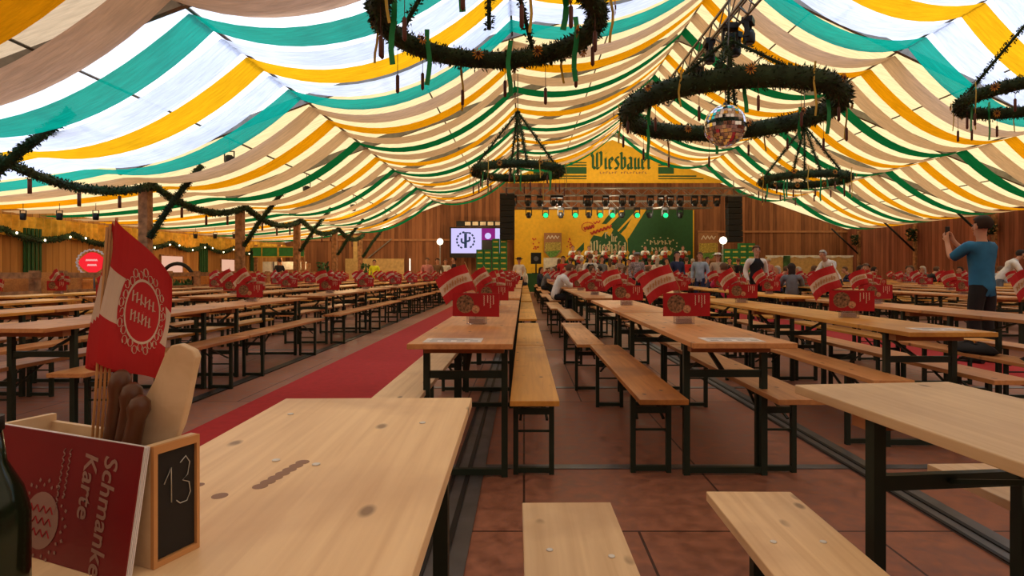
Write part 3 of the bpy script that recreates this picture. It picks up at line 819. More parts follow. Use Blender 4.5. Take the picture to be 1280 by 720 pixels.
# ------------------------------------------------------------------ garlands
def garland(b, pts, r, dens=260, L=0.09, w=0.022, core=0.55, mat='leaf_dark', mat2='leaf_green'):
    pts=[Vector(p) for p in pts]
    b.mat(mat).tube(pts,r*core,7)
    for p,q in zip(pts,pts[1:]):
        d=(q-p); n=max(1,int(dens*d.length)); dn=d.normalized()
        a=dn.cross(Vector((0.3,0.2,1))).normalized(); c=dn.cross(a)
        for _ in range(n):
            t=random.random(); an=random.uniform(0,2*math.pi); o=a*math.cos(an)+c*math.sin(an)
            b.mat(mat2 if random.random()<0.22 else mat)
            b.leaf(p+d*t+o*r*random.uniform(0.25,0.8),o+dn*random.uniform(-0.9,0.9),L*random.uniform(0.6,1.2)*1.0,w)
def wreath(root,Rr=1.75,th=0.205,ap=1.25,lf=1.0):
    n=48; ring=[(Rr*math.cos(2*math.pi*k/n),Rr*math.sin(2*math.pi*k/n),0) for k in range(n+1)]
    b=MB(); garland(b,ring,th,dens=900,L=0.075*lf,w=0.013*lf,core=0.80); b.obj('evergreen_ring',parent=root)
    for k in range(4):
        a=R(45+90*k+20); p=(Rr*math.cos(a),Rr*math.sin(a),0.08)
        b=MB(); garland(b,[p,Vector(p)*0.5+Vector((0,0,ap*0.5)),(0,0,ap)],0.05,dens=220,L=0.06,w=0.012); b.obj('suspension_garland',parent=root)
    MB().mat('grey_steel').tube([(0,0,ap-0.05),(0,0,ap+1.1)],0.012,6).obj('cable',parent=root)
    b=MB(); garland(b,[(0,0,ap+0.05),(0,0,-0.1)],0.045,dens=220,L=0.06,w=0.012); b.obj('centre_garland',parent=root)
    for k in range(14):
        a=2*math.pi*k/14+0.1; rr=Rr+random.uniform(-0.1,0.16)
        x,y=rr*math.cos(a),rr*math.sin(a); z=-random.uniform(0.25,0.5)
        MB().mat('sausage_brown').tube([(x,y,z+0.02),(x,y,z),(x,y,z-0.19),(x,y,z-0.21)],[0.008,0.022,0.022,0.008],8).tube([(x,y,-0.1),(x,y,z)],0.004,4).obj('hanging_baton',parent=root)
    for k in range(12):
        a=2*math.pi*k/12+0.33; rr=Rr+0.17*(1 if k%2 else -1)*0.9
        x,y=rr*math.cos(a),rr*math.sin(a); z1=-random.uniform(0.35,0.7); dx,dy=-math.sin(a)*0.03,math.cos(a)*0.03
        w_=0.028 if k%2 else 0.06
        b=MB().mat('ribbon_yellow' if k%2 else 'ribbon_green')
        pr=[(x+math.sin(s*1.3+k)*0.02,y,0.2+(z1-0.2)*s/5) for s in range(6)]
        for p,q in zip(pr,pr[1:]): b.bar(p,q,w_,0.006)
        b.obj('ribbon',parent=root)
    for k in range(16):
        a=2*math.pi*k/16+0.2; el=random.uniform(-0.6,0.5); rr=Rr+(th+0.02)*math.cos(el)*(1 if k%2 else -1)
        x,y=rr*math.cos(a),rr*math.sin(a); z=th*math.sin(el)+0.02
        b=MB().mat('sunflower'); o=Vector((math.cos(a),math.sin(a),0))*(1 if k%2 else -1); tn=Vector((-math.sin(a),math.cos(a),0)); c=Vector((x,y,z))+o*0.03
        for q in range(10):
            t=2*math.pi*q/10; d=tn*math.cos(t)+Vector((0,0,1))*math.sin(t); s_=tn*math.cos(t+0.35)+Vector((0,0,1))*math.sin(t+0.35)
            b.poly([c,c+d*0.06+o*0.01,c+(d+s_)*0.045,c+s_*0.06])
        b.mat('flower_core').prism([c+o*0.004+tn*0.025*math.cos(t)+Vector((0,0,0.025*math.sin(t))) for t in [2*math.pi*q/9 for q in range(9)]],o*0.012)
        b.obj('sunflower',parent=root)
W0=thing('wreath_chandelier','large evergreen wreath chandelier with the mirror ball in its middle','wreath',(3.62,10.15,4.0),0,'hanging evergreen wreaths')
wreath(W0); bpy.context.view_layer.update(); reg(W0)
W1=None
for loc,sc,l in (((-0.40,6.55,4.0),1.0,'evergreen wreath chandelier cut off by the top edge, left of the mirror ball'),
                 ((-0.18,16.4,4.0),1.0,'small evergreen wreath chandelier above the left loudspeaker tower'),
                 ((8.75,17.9,4.0),1.0,'small evergreen wreath chandelier beyond and right of the mirror ball'),
                 ((8.6,9.5,4.05),0.9,'evergreen wreath chandelier cut off by the right edge')):
    if W1 is None: W1=thing('wreath_chandelier',l,'wreath',loc,0,'hanging evergreen wreaths'); wreath(W1,1.23,0.14,1.7,0.85); bpy.context.view_layer.update(); reg(W1)
    else: dup(W1,loc,random.uniform(0,6),l,'hanging evergreen wreaths',sc)
# mirror ball
mb_=thing('mirror_ball','silver mirror ball hanging in the large wreath','mirror ball',(3.40,9.7,3.60))
b=MB().mat('mirror_tiles'); Rb=0.35; NR=18
for i in range(NR):
    t0=math.pi*i/NR; t1=math.pi*(i+1)/NR; n=max(6,int(36*math.sin((t0+t1)/2)))
    for k in range(n):
        a0=2*math.pi*k/n; a1=2*math.pi*(k+0.94)/n; t1b=t0+(t1-t0)*0.94
        P=[Vector((Rb*math.sin(t)*math.cos(a),Rb*math.sin(t)*math.sin(a),Rb*math.cos(t))) for t,a in ((t0,a0),(t1b,a0),(t1b,a1),(t0,a1))]
        c=sum(P,Vector())/4; j=Vector((random.uniform(-1,1),random.uniform(-1,1),random.uniform(-1,1)))*0.006
        P=[p+j*((p-c).length/0.05) for p in P]
        if i==0: P=[P[0],P[1],P[2]]
        if i==NR-1: P=[P[0],P[1],P[3]]
        b.poly(P)
b.obj('tiles',parent=mb_)
MB().mat('grey_steel').lathe([(0.0,-0.33),(0.2,-0.26),(0.33,0.0),(0.2,0.26),(0.03,0.335),(0.03,0.39)],n=16).obj('core',parent=mb_)
MB().mat('grey_steel').tube([(0,0,0.38),(0.15,0.15,2.3)],0.008,5).obj('cable',parent=mb_)

# posts with cross garlands
PY=[14.7,19.6,24.5,29.4,34.0]
for i,y in enumerate(PY):
    r=thing('timber_post','rough timber post holding the roof edge, %s post from the left'%ORD[i],'post',(XE,y,0),0,'timber posts on the left')
    MB().mat('post_wood').box(-0.12,0.12,-0.12,0.12,0,3.32).obj('shaft',parent=r,bevel=0.02)
    MB().mat('post_wood').box(-0.16,0.16,-0.45,0.45,3.10,3.28).obj('bracket',parent=r) if False else None
    b=MB(); garland(b,[(XE+0.17,y-0.1,2.0),(XE+0.75,y-0.1,2.9),(XE+1.5,y-0.1,3.85)],0.09,dens=420,L=0.065,w=0.014,core=0.75)
    o=b.obj('brace_garland'); tag(o,'slanting evergreen garland rising from the %s timber post from left'%ORD[i],'garland','slanting garlands at posts')
for i in range(3):
    y=PY[i]-4.9 if i==0 else None
ys=[9.8]+PY
for i,(a,c) in enumerate(zip(ys,ys[1:])):
    for s,(z0,z1,D) in enumerate(((3.35,3.35,0.42),)):
        pts=[(XE+0.2,a+(c-a)*t/12,z0-D*4*(t/12)*(1-t/12)) for t in range(13)]
        b=MB(); garland(b,pts,0.11,dens=420,L=0.07,w=0.015,core=0.75)
        o=b.obj('swag_garland'); tag(o,'drooping evergreen garland between timber posts, %s from the left'%ORD[i],'garland','drooping garlands on the left')
    for q in range(3):
        t=(q+1)/4; y=a+(c-a)*t; z=3.35-0.42*4*t*(1-t)
        o=MB().mat('sausage_brown').tube([(XE+0.2,y,z-0.12),(XE+0.2,y,z-0.40)],0.035,8).tube([(XE+0.2,y,z),(XE+0.2,y,z-0.13)],0.004,4).obj('hanging_baton')
        tag(o,'brown baton hanging from the %s drooping garland, %s of three'%(ORD[i],ORD[q]),'hanging decoration','brown batons on the left')
b=MB(); garland(b,[(XE+0.4,9.5,2.3),(XE+1.1,9.7,3.1),(XE+1.9,9.9,3.9)],0.10,dens=450,L=0.07,w=0.015,core=0.75)
o=b.obj('brace_garland'); tag(o,'slanting evergreen garland at the far left edge, in front of all posts','garland','slanting garlands at posts')
# light garland along the left wall with bulbs, yellow valance
gy=[11.0+2.6*k for k in range(9)]
for i,(a,c) in enumerate(zip(gy,gy[1:])):
    pts=[(XL+0.25,a+(c-a)*t/8,2.38-0.28*4*(t/8)*(1-t/8)) for t in range(9)]
    b=MB(); garland(b,pts,0.10,dens=220,L=0.08,w=0.018,core=0.75)
    r=thing('lit_garland','evergreen garland with warm bulbs on the left wall, %s from the left'%ORD[i],'garland',(0,0,0),0,'lit garlands on left wall')
    b.obj('greenery',parent=r)
    for q in (1,4,7):
        MB().mat('bulb_warm').lathe([(0.010,-0.035),(0.026,-0.01),(0.024,0.012),(0.010,0.03)],(pts[q][0]+0.14,pts[q][1],pts[q][2]),8).obj('bulb',parent=r)
b=MB().mat('yellow_curtain'); b.smooth=True
N=420
for k in range(N):
    y0=9+27*k/N; y1=9+27*(k+1)/N
    x0=XL+0.06+0.035*math.sin(y0*22); x1=XL+0.06+0.035*math.sin(y1*22)
    zb0=2.28-0.10*abs(math.sin(y0*1.2)); zb1=2.28-0.10*abs(math.sin(y1*1.2))
    b.poly([(x0,y0,zb0),(x1,y1,zb1),(x1,y1,2.80),(x0,y0,2.80)])
o=b.obj('valance'); tag(o,'pleated yellow cloth valance along the top of the left wall','valance')
for i,y in enumerate([17.4,26.7,31.6]):
    b=MB().mat('banner_green'); y0=y-0.28
    for k in range(8): b.box(XL+0.05+0.05*(k%2),XL+0.09+0.05*(k%2),y0+0.07*k,y0+0.07*k+0.07,0.9,2.45)
    o=b.obj('green_drape'); tag(o,'dark green drape hanging on left wall, %s from the left'%ORD[i],'drape','green drapes on the left wall')
for i,(y,w,z0,z1) in enumerate([(24.4,1.5,1.0,1.8),(29.0,1.3,1.0,1.75),(21.3,0.8,1.0,1.7)]):
    o=MB().mat('window_glow').box(XL+0.005,XL+0.03,y-w/2,y+w/2,z0,z1).mat('post_wood').box(XL+0.005,XL+0.06,y-w/2-0.06,y-w/2,z0-0.06,z1+0.06).box(XL+0.005,XL+0.06,y+w/2,y+w/2+0.06,z0-0.06,z1+0.06).box(XL+0.005,XL+0.06,y-w/2,y+w/2,z1,z1+0.06).box(XL+0.005,XL+0.06,y-w/2,y+w/2,z0-0.06,z0).obj('window_%d'%(i+1)); tag(o,kind='structure')
# fences / booths of the left annex
def fence(x,y0,y1,label,h=1.12):
    r=thing('timber_railing',label,'railing',(x,y0,0)); L=y1-y0
    n=max(1,round(L/1.6))
    for k in range(n+1): MB().mat('post_wood').box(-0.07,0.07,L*k/n-0.07,L*k/n+0.07,0,h+0.04).obj('post',parent=r)
    for z in (h-0.12,0.62,0.25): MB().mat('post_wood').box(0.07,0.10,-0.05,L+0.05,z,z+0.12).obj('rail',parent=r)
for i,(a,c) in enumerate([(8.9,11.9),(12.6,14.4),(15.0,19.2),(19.9,24.1),(24.9,29.0)]):
    fence(-10.15,a,c,'rustic timber railing of the raised booths, %s section from the left'%ORD[i])
o=MB().mat('white_plastic').box(-10.06,-10.04,8.83,9.0,1.02,1.15).obj('paper_note'); tag(o,'small white note on the top of the nearest railing post','note')
for i,y in enumerate([12,15.5,19,22.5,26,29.5]):
    r=thing('booth_table','brown plank booth table behind the railing, %s from the left'%ORD[i],'table',(-12.3,y,0),0,'booth tables behind the railing')
    MB().mat('dark_wood').box(-1.2,1.2,-0.4,0.4,0.86,0.92).obj('tabletop',parent=r)
    for sx in (-1,1):
        for sy in (-1,1): MB().mat('post_wood').box(sx*1.0-0.05,sx*1.0+0.05,sy*0.3-0.05,sy*0.3+0.05,0,0.86).obj('leg',parent=r)
    for s in (-1,1):
        o=MB().mat('dark_wood').box(-1.2,1.2,-0.16,0.16,0.5,0.55).box(-1.1,-1.0,-0.12,0.12,0,0.5).box(1.0,1.1,-0.12,0.12,0,0.5).mat('dark_wood').box(-1.2,1.2,s*0.14-0.02,s*0.14+0.02,0.55,1.12).obj('booth_bench',loc=(-12.3,y+s*0.95,0))
        tag(o,'brown high-backed booth bench, %s side of the %s booth table from left'%('far' if s>0 else 'near',ORD[i]),'bench','booth benches behind the railing')
# red lit sign
r=thing('lit_sign','glowing red oval sign with pale frilly rim on the left','sign',(-10.55,14.0,0))
b=MB().mat('sign_red'); pts=[(0.30*math.cos(t)*(1+0.05*math.cos(4*t)),0,1.36+0.24*math.sin(t)*(1+0.06*math.cos(4*t))) for t in [2*math.pi*k/30 for k in range(30)]]; b.prism(pts,(0,0.05,0)); b.obj('panel',parent=r)
b=MB().mat('white_plastic')
for k in range(46):
    t=2*math.pi*k/46; rr=1.0+0.13*(k%2); 
    p=Vector((0.345*math.cos(t)*rr,0.02,1.36+0.285*math.sin(t)*rr)); q=Vector((0.345*math.cos(t+0.14)*1.16/rr,0.02,1.36+0.285*math.sin(t+0.14)*1.16/rr)); b.bar(p,q,0.028,0.03)
b.obj('frill',parent=r)
b=MB().mat('sign_text'); squig(b,-0.14,1.42,0.14,1.42,-0.006,7,0.012,0.022); squig(b,-0.10,1.30,0.12,1.30,-0.006,6,0.012,0.022); b.obj('lettering',parent=r)
MB().mat('grey_steel').tube([(0,0.08,0),(0,0.08,1.6)],0.02,8).lathe([(0.2,0),(0.2,0.03)],(0,0.08,0),16).obj('pole',parent=r)
# black arch with plants
r=thing('arched_planter','black arched stand with small green plants behind the left tables','planter',(-11.0,18.2,0))
b=MB().mat('black_steel'); b.tube([(0.55*math.cos(t),0,0.75+0.65*math.sin(t)) for t in [math.pi*k/14 for k in range(15)]],0.06,8).box(-0.6,-0.5,-0.06,0.06,0,0.78).box(0.5,0.6,-0.06,0.06,0,0.78).box(-0.6,0.6,-0.15,0.15,0.5,0.56); b.obj('arch',parent=r)
b=MB(); garland(b,[(-0.42,0,0.7),(0.42,0,0.7)],0.16,dens=160,L=0.14,w=0.04,mat='leaf_green',mat2='meadow'); b.obj('plants',parent=r)
# bar kiosk, far left
r=thing('bar_kiosk','open timber bar kiosk with green fascia and white shelves, far left','kiosk',(-13.2,31.0,0))
MB().mat('post_wood').box(-1.3,1.3,0,0.9,0,1.05).obj('counter',parent=r)
MB().mat('post_wood').box(-1.35,-1.2,-0.1,0.05,0,2.6).box(1.2,1.35,-0.1,0.05,0,2.6).box(-0.1,0.1,-0.1,0.05,1.05,2.6).obj('posts',parent=r)
b=MB().mat('crate_green').box(-1.35,1.35,-0.2,-0.1,1.95,2.5).mat('ribbon_yellow').box(-1.35,1.35,-0.22,-0.2,1.92,1.98).box(-1.35,1.35,-0.22,-0.2,2.44,2.5).box(-0.05,0.05,-0.22,-0.2,1.98,2.44).box(-0.9,-0.85,-0.22,-0.2,1.98,2.44).box(0.8,0.85,-0.22,-0.2,1.98,2.44); b.obj('fascia',parent=r)
MB().mat('white_plastic').box(-1.2,1.2,0.6,0.7,1.1,1.7).mat('grey_steel').box(-0.62,-0.56,0.56,0.6,1.1,1.7).box(0.56,0.62,0.56,0.6,1.1,1.7).obj('shelves',parent=r)
# carved timber partition near the kiosk
for i,(x,y,l) in enumerate(((-10.95,27.75,'low timber partition with pale post beside the bar kiosk'),(-9.1,26.0,'green potted shrub beside the third timber post'),(-8.4,30.5,'green potted shrub beside the fourth timber post'))):
    if i==0:
        o=MB().mat('post_wood').box(-0.6,0.5,-0.06,0.06,0,1.25).box(0.45,0.6,-0.1,0.1,0,1.55).obj('timber_partition',loc=(x,y,0)); tag(o,l,'partition')
    else:
        r=thing('potted_shrub',l,'plant',(x,y,0)); MB().mat('post_wood').lathe([(0.2,0),(0.26,0.4)],n=12).obj('pot',parent=r)
        b=MB(); garland(b,[(0,0,0.4),(0,0,1.55)],0.24,dens=220,L=0.16,w=0.05,core=0.2,mat='leaf_green',mat2='leaf_dark'); b.obj('foliage',parent=r)

# small hanging spotlights over left side
def spot(root):
    MB().mat('black_steel').lathe([(0.09,-0.14),(0.11,-0.10),(0.11,0.10),(0.07,0.15)],n=12).obj('body',parent=root)
    MB().mat('black_steel').box(-0.13,-0.115,-0.02,0.02,-0.02,0.24).box(0.115,0.13,-0.02,0.02,-0.02,0.24).box(-0.13,0.13,-0.02,0.02,0.24,0.26).obj('yoke',parent=root)
    MB().mat('black_steel').tube([(0,0,0.25),(0,0,0.55)],0.01,5).obj('rod',parent=root)
SP=None
spots=[((-7.5,14.6,3.95),1.0,'black box spotlight below the roof between clear and cream bays, left side'),((-7.5,19.8,3.95),1.0,'black spotlight under left roof slope, above the second timber post'),
       ((-7.5,25.2,3.95),1.0,'black spotlight under left roof slope, above the third timber post'),((-7.5,31.0,3.95),1.0,'small black spotlight farthest along the left roof slope')]
for i in range(3): spots.append(((-12.4+0.9*i,14.2,2.5),0.6,'small dark lamp under the left annex roof, %s of three near front'%ORD[i]))
for i in range(3): spots.append(((-12.6+0.75*i,22.0,2.5),0.6,'small dark lamp under the left annex roof, %s of three farther back'%ORD[i]))
for loc,sc,l in spots:
    if SP is None: SP=thing('hanging_spotlight',l,'lamp',loc,0,'small dark hanging lamps'); spot(SP); bpy.context.view_layer.update(); reg(SP)
    else: dup(SP,loc,0,l,'small dark hanging lamps',sc)
# right wall braces and wall wreaths
for i,y in enumerate([24.7,29.7,34.7]):
    o=MB().mat('black_steel').tube([(XR-0.05,y,2.2),(XR-1.7,y,3.75)],0.05,8).obj('brace_bar'); tag(o,'dark slanting brace bar on the right wall, %s from the right'%ORD[i],'brace','braces on right wall')
    b=MB(); garland(b,[(XR-0.22,y,2.75),(XR-0.22,y,3.35)],0.22,dens=260,L=0.15,w=0.05,core=0.5,mat='leaf_dark',mat2='stick_wood')
    o=b.obj('wall_bouquet'); tag(o,'dried green and brown bouquet on right wall post, %s from the right'%ORD[i],'wall decoration','bouquets on right wall')
# bar hut at back right
r=thing('ochre_booth','ochre walled booth with white scalloped top at back right','booth',(17.0,34.2,0))
MB().mat('ochre_board').box(-2.6,2.6,0,0.1,0,2.05).obj('wall',parent=r)
b=MB().mat('white_plastic')
for k in range(6): b.prism([(-2.6+0.87*k+0.87*t/8,-0.03,2.05-0.09*4*(t/8)*(1-t/8)) for t in range(9)]+[(-2.6+0.87*(k+1),-0.03,2.12),(-2.6+0.87*k,-0.03,2.12)],(0,0.03,0))
b.obj('scallop_trim',parent=r); MB().mat('leaf_green').box(-1.55,-1.15,-0.06,0,0,2.1).obj('green_panel',parent=r)
o=MB().mat('ochre_board').box(-11.0,-7.4,35.3,35.4,0,1.95).obj('ochre_partition'); tag(o,'tan flat partition panel against the back left wooden wall','partition')
o=MB().mat('lamp_white').tube([(-7.0,35.2,0.0),(-7.0,35.2,1.95)],0.03,8).obj('light_tube'); tag(o,'thin white upright light tube beside the tan partition','lamp')
o=MB().mat('aluminium').bar((-9.9,35.94,1.9),(-8.3,35.94,3.2),0.06).obj('brace_bar'); tag(o,'pale slanting bar on the back left wooden wall','brace')
o=MB().mat('ochre_board').box(-10.6,-10.35,35.6,35.8,1.9,3.4).obj('wall_post'); tag(o,'short pale upright post above the tan partition','post')

# ------------------------------------------------------------------ stage
ST=32.6
r=thing('stage','low dark concert stage below the yellow and green backdrop','stage',(0,0,0))
MB().mat('black_steel').box(-0.4,10.5,ST,35.9,0,1.05).obj('deck',parent=r)
MB().mat('banner_green').box(-0.4,10.5,ST-0.04,ST,0,1.04).obj('skirt',parent=r)
bx0,bx1,bz0,bz1=-0.6,10.6,1.0,5.0; BY=35.75
r=thing('stage_backdrop','large yellow and green printed backdrop behind the band','backdrop',(0,0,0))
MB().mat('banner_yellow').box(bx0,bx1,BY,BY+0.05,bz0,bz1).obj('sheet',parent=r)
def bp(x,y): return (X_at(x),BY-0.01,Z_at(y))
def X_at(x): return (x-VX)/F*BY
def Z_at(y): return EYE+(VY-y)/F*BY
def flat(b,pts,d=0.01,dy=0.0): b.prism([(X_at(x),BY-0.012-dy,Z_at(y)) for x,y in pts],(0,d,0))
b=MB().mat('banner_green'); flat(b,[(808,262),(866,262),(866,340),(742,340),(786,297)]); flat(b,[(766,262),(776,262),(758,280),(752,280)]); flat(b,[(782,262),(796,262),(770,290),(762,282)])
flat(b,[(800,262),(804,262),(776,292),(773,290)]); flat(b,[(730,303),(730,312),(702,342),(702,332)]); b.obj('green_field',parent=r)
b=MB().mat('banner_yellow'); flat(b,[(796,262),(808,262),(784,292),(786,340),(745,340),(776,296)],dy=0.004); b.obj('yellow_band',parent=r)
# logo
b=MB().mat('banner_green'); flat(b,[(738,300),(742,294),(752,296),(756,290),(762,296),(768,284),(773,290),(780,296),(784,304),(784,320),(772,328),(748,328),(737,318)],dy=0.014); lg=b.obj('logo_field',parent=r)
def nib(b,strokes,ox,oy,s,Y,dy=0.05,nw=0.16,nh=0.16,d=0.01):
    """broad-nib strokes in image-aligned units scaled into the plane Y"""
    for st_ in strokes:
        for p,q in zip(st_,st_[1:]):
            P=[(p[0]-nw/2,p[1]-nh/2),(p[0]+nw/2,p[1]+nh/2),(q[0]+nw/2,q[1]+nh/2),(q[0]-nw/2,q[1]-nh/2)]
            ar=(P[1][0]-P[0][0])*(P[3][1]-P[0][1])-(P[1][1]-P[0][1])*(P[3][0]-P[0][0])
            if abs(ar)<1e-4: P[2]=(P[2][0]+0.04,P[2][1]); P[3]=(P[3][0],P[3][1]+0.04)
            b.prism([(ox+x*s,Y,oy+z*s) for x,z in P],(0,d,0))
def L_(c):
    v_=lambda x,z0=0.12,z1=0.9:[(x,z1),(x,z0)]
    D={'W':([ [(0.1,1.35),(0.0,1.2),(0.12,1.0),(0.12,0.2),(0.3,0.02)],[(0.45,1.35),(0.45,0.15)],[(0.3,0.02),(0.45,0.15)],[(0.8,1.3),(0.8,0.3),(0.55,0.0),(0.45,0.12)],[(0.68,1.42),(0.8,1.3)] ],1.05),
       'i':([ [(0.0,0.85),(0.1,0.95)],v_(0.1),[(0.1,0.12),(0.2,0.02)],[(0.08,1.25),(0.14,1.32)] ],0.33),
       'e':([ v_(0.08,0.15,0.85),[(0.08,0.85),(0.22,0.97)],[(0.22,0.97),(0.36,0.75)],[(0.36,0.75),(0.12,0.45)],[(0.08,0.15),(0.22,0.0)],[(0.22,0.0),(0.36,0.14)] ],0.5),
       's':([ [(0.34,0.92),(0.2,1.0),(0.06,0.8),(0.34,0.35),(0.2,0.0),(0.04,0.12)] ],0.48),
       'b':([ [(0.0,1.35),(0.1,1.28),(0.1,0.12)],[(0.1,0.12),(0.24,0.0),(0.38,0.15)],[(0.1,0.8),(0.26,0.98),(0.38,0.82)],v_(0.38,0.15,0.82) ],0.54),
       'a':([ [(0.06,0.86),(0.2,0.98),(0.34,0.86)],v_(0.34),[(0.34,0.12),(0.44,0.02)],[(0.34,0.55),(0.1,0.42)],[(0.08,0.42),(0.08,0.12)],[(0.08,0.12),(0.2,0.0),(0.34,0.14)] ],0.56),
       'u':([ [(0.0,0.85),(0.1,0.95)],v_(0.1),[(0.1,0.12),(0.22,0.0),(0.38,0.15)],v_(0.38),[(0.38,0.12),(0.48,0.02)] ],0.6),
       'r':([ [(0.0,0.85),(0.1,0.95)],v_(0.1),[(0.1,0.12),(0.2,0.02)],[(0.12,0.8),(0.3,0.98),(0.4,0.85)] ],0.42),
       'h':([ [(0.0,1.35),(0.1,1.28),(0.1,0.08)],[(0.1,0.8),(0.28,0.98),(0.38,0.82)],v_(0.38,-0.15,0.82) ],0.54),
       'f':([ [(0.34,1.3),(0.2,1.36),(0.12,1.2),(0.12,0.0)],[(0.0,0.85),(0.3,0.85)] ],0.36),
       'l':([ [(0.0,1.35),(0.1,1.28),(0.1,0.12),(0.2,0.02)] ],0.3)}
    return D[c]
def word(b,txt,ox,oy,s,Y,nw=0.17,nh=0.13,d=0.01):
    x=0
    for c in txt:
        st_,adv=L_(c); nib(b,[[(p[0]+x,p[1]) for p in q] for q in st_],ox,oy,s,Y,nw=nw,nh=nh,d=d); x+=adv
    return x*s
b=MB().mat('logo_cream'); word(b,'Wies',X_at(738),Z_at(315.5),0.52,BY-0.032); word(b,'haf',X_at(761),Z_at(315.5),0.50,BY-0.032); word(b,'erl',X_at(772),Z_at(315.5),0.45,BY-0.032)
word(b,'r',X_at(756),Z_at(298),0.4,BY-0.032); word(b,'lie',X_at(764),Z_at(302),0.36,BY-0.032)
for z_ in (318.5,321): b.box(X_at(744),X_at(777),BY-0.03,BY-0.02,Z_at(z_)-0.03,Z_at(z_)+0.015)
b.obj('logo_lettering',parent=r)
b=MB().mat('logo_red')
def rsq(x0,y0,x1,y1,n,amp,w):
    pts=[(x0+(x1-x0)*k/n, y0+(y1-y0)*k/n+(amp if k%2 else -amp)) for k in range(n+1)]
    for p,q in zip(pts,pts[1:]): b.bar((X_at(p[0]),BY-0.03,Z_at(p[1])),(X_at(q[0]),BY-0.03,Z_at(q[1])),w,0.01)
rsq(730,286,742,283,7,2.2,0.10); rsq(738,292,764,283,12,2.0,0.10); rsq(742,279,750,277,4,1.5,0.06)
for k in range(14):
    t0=math.pi*k/10; 
    b.bar((X_at(735+8*math.cos(t0)),BY-0.03,Z_at(284-6*math.sin(t0))),(X_at(735+8*math.cos(t0+.25)),BY-0.03,Z_at(284-6*math.sin(t0+.25))),0.05,0.01)
for k in range(26):
    s_=-1 if k%2 else 1; cx=691+s_*(16+random.random()*9); cy=310+random.uniform(-13,13)
    flat(b,[(cx-0.9,cy-0.9),(cx+0.9,cy-0.7),(cx+0.7,cy+1.0),(cx-1,cy+0.8)],0.01,0.01)
b.obj('red_marks',parent=r)
b=MB().mat('logo_cream')
for row,(yy,x0) in enumerate(((303,813),(312,815))):
    for k in range(6):
        cx=x0+4.6*k; h=2.7
        b.bar((X_at(cx),BY-0.03,Z_at(yy-h)),(X_at(cx+(1.5 if k%2 else 0)),BY-0.03,Z_at(yy+h)),0.07,0.01); b.bar((X_at(cx),BY-0.03,Z_at(yy+(k%3-1)*2)),(X_at(cx+3),BY-0.03,Z_at(yy+((k+1)%3-1)*2)),0.06,0.01)
for k in range(16):
    t=2*math.pi*k/16; cx=825+21*math.cos(t)+random.uniform(-2,2); cy=308+11*math.sin(t)
    flat(b,[(cx-0.8,cy-0.8),(cx+0.8,cy-0.8),(cx+0.8,cy+0.8),(cx-0.8,cy+0.8)],0.01,0.01)
b.obj('pale_marks',parent=r)
def poster(b_x0,b_x1,b_y0,b_y1,Y,label,shield,parent=None):
    xs=lambda x:(x-VX)/F*Y; zs=lambda y:EYE+(VY-y)/F*Y
    r=thing('beer_poster',label,'poster',(0,0,0))
    w=b_x1-b_x0; h=b_y1-b_y0
    out=[(b_x0,b_y0),(b_x1,b_y0),(b_x1,b_y1-0.25*h)]+([(b_x0+w*0.7,b_y1-0.05*h),(b_x0+w*0.35,b_y1)] if shield else [(b_x1,b_y1),(b_x0,b_y1)])+[(b_x0,b_y1-0.25*h)]
    MB().mat('edge_wood').prism([(xs(x),Y,zs(y)) for x,y in out],(0,0.03,0)).obj('panel',parent=r)
    b=MB().mat('beer_gold').prism([(xs(x),Y-0.004,zs(y)) for x,y in ((b_x0+1,b_y0+0.38*h),(b_x1-1,b_y0+0.36*h),(b_x1-1,b_y0+0.68*h),(b_x0+1,b_y0+0.72*h))],(0,0.004,0)); b.obj('mugs_picture',parent=r)
    b=MB().mat('meadow').prism([(xs(x),Y-0.004,zs(y)) for x,y in ((b_x0+1,b_y0+0.74*h),(b_x1-1,b_y0+0.68*h),(b_x0+w*0.68,b_y1-0.08*h),(b_x0+w*0.35,b_y1-1))],(0,0.004,0)); b.obj('meadow_picture',parent=r)
    b=MB().mat('cream'); n=7
    for k in range(n):
        xa=b_x0+w*(0.15+0.7*k/n); b.bar((xs(xa),Y-0.008,zs(b_y0+h*(0.10 if k%2 else 0.24))),(xs(xa+w*0.1),Y-0.008,zs(b_y0+h*(0.22 if k%2 else 0.12))),0.06,0.008)
    b.obj('lettering',parent=r)
poster(680,702,291,323,35.5,'shield shaped beer mug poster on the yellow half of the backdrop',True)
poster(873,898,291,326,35.0,'beer mug poster at the right end of the stage',False)
r=thing('cream_banner','cream speckled banner below the shield poster on the stage','banner',(0,0,0))
b=MB().mat('cream').box(1.2,2.25,35.2,35.23,1.05,2.0); b.obj('cloth',parent=r)
# gable banner
GY=34.4
r=thing('gable_banner','big yellow gable banner with green stripes, lettered Wiesbauer, above the stage','banner',(0,0,0))
gz0=6.47; pts=[(-1.2,GY,gz0),(12.2,GY,gz0)]
pts+=[(x,GY,roof_z(x)-0.05) for x in (11.6,5.3,-0.9)]
MB().mat('banner_yellow').prism(pts,(0,0.04,0)).obj('cloth',parent=r)
b=MB().mat('banner_green')
for (x0,x1) in ((-0.6,3.75),(8.05,11.6)):
    for (z0,z1) in ((6.70,6.76),(6.84,6.92),(7.02,7.42),(7.50,7.58),(7.66,7.72)): 
        lim=lambda x,z:x
        xa=x0+(max(0,(z0-roof_z(x0)+0.3))/0.373 if z1>roof_z(x0)-0.2 else 0); xb=x1-(max(0,(z1-roof_z(x1)+0.3))/0.373 if z1>roof_z(x1)-0.2 else 0)
        b.box(xa,xb,GY-0.012,GY-0.002,z0,z1)
b.obj('green_stripes',parent=r)
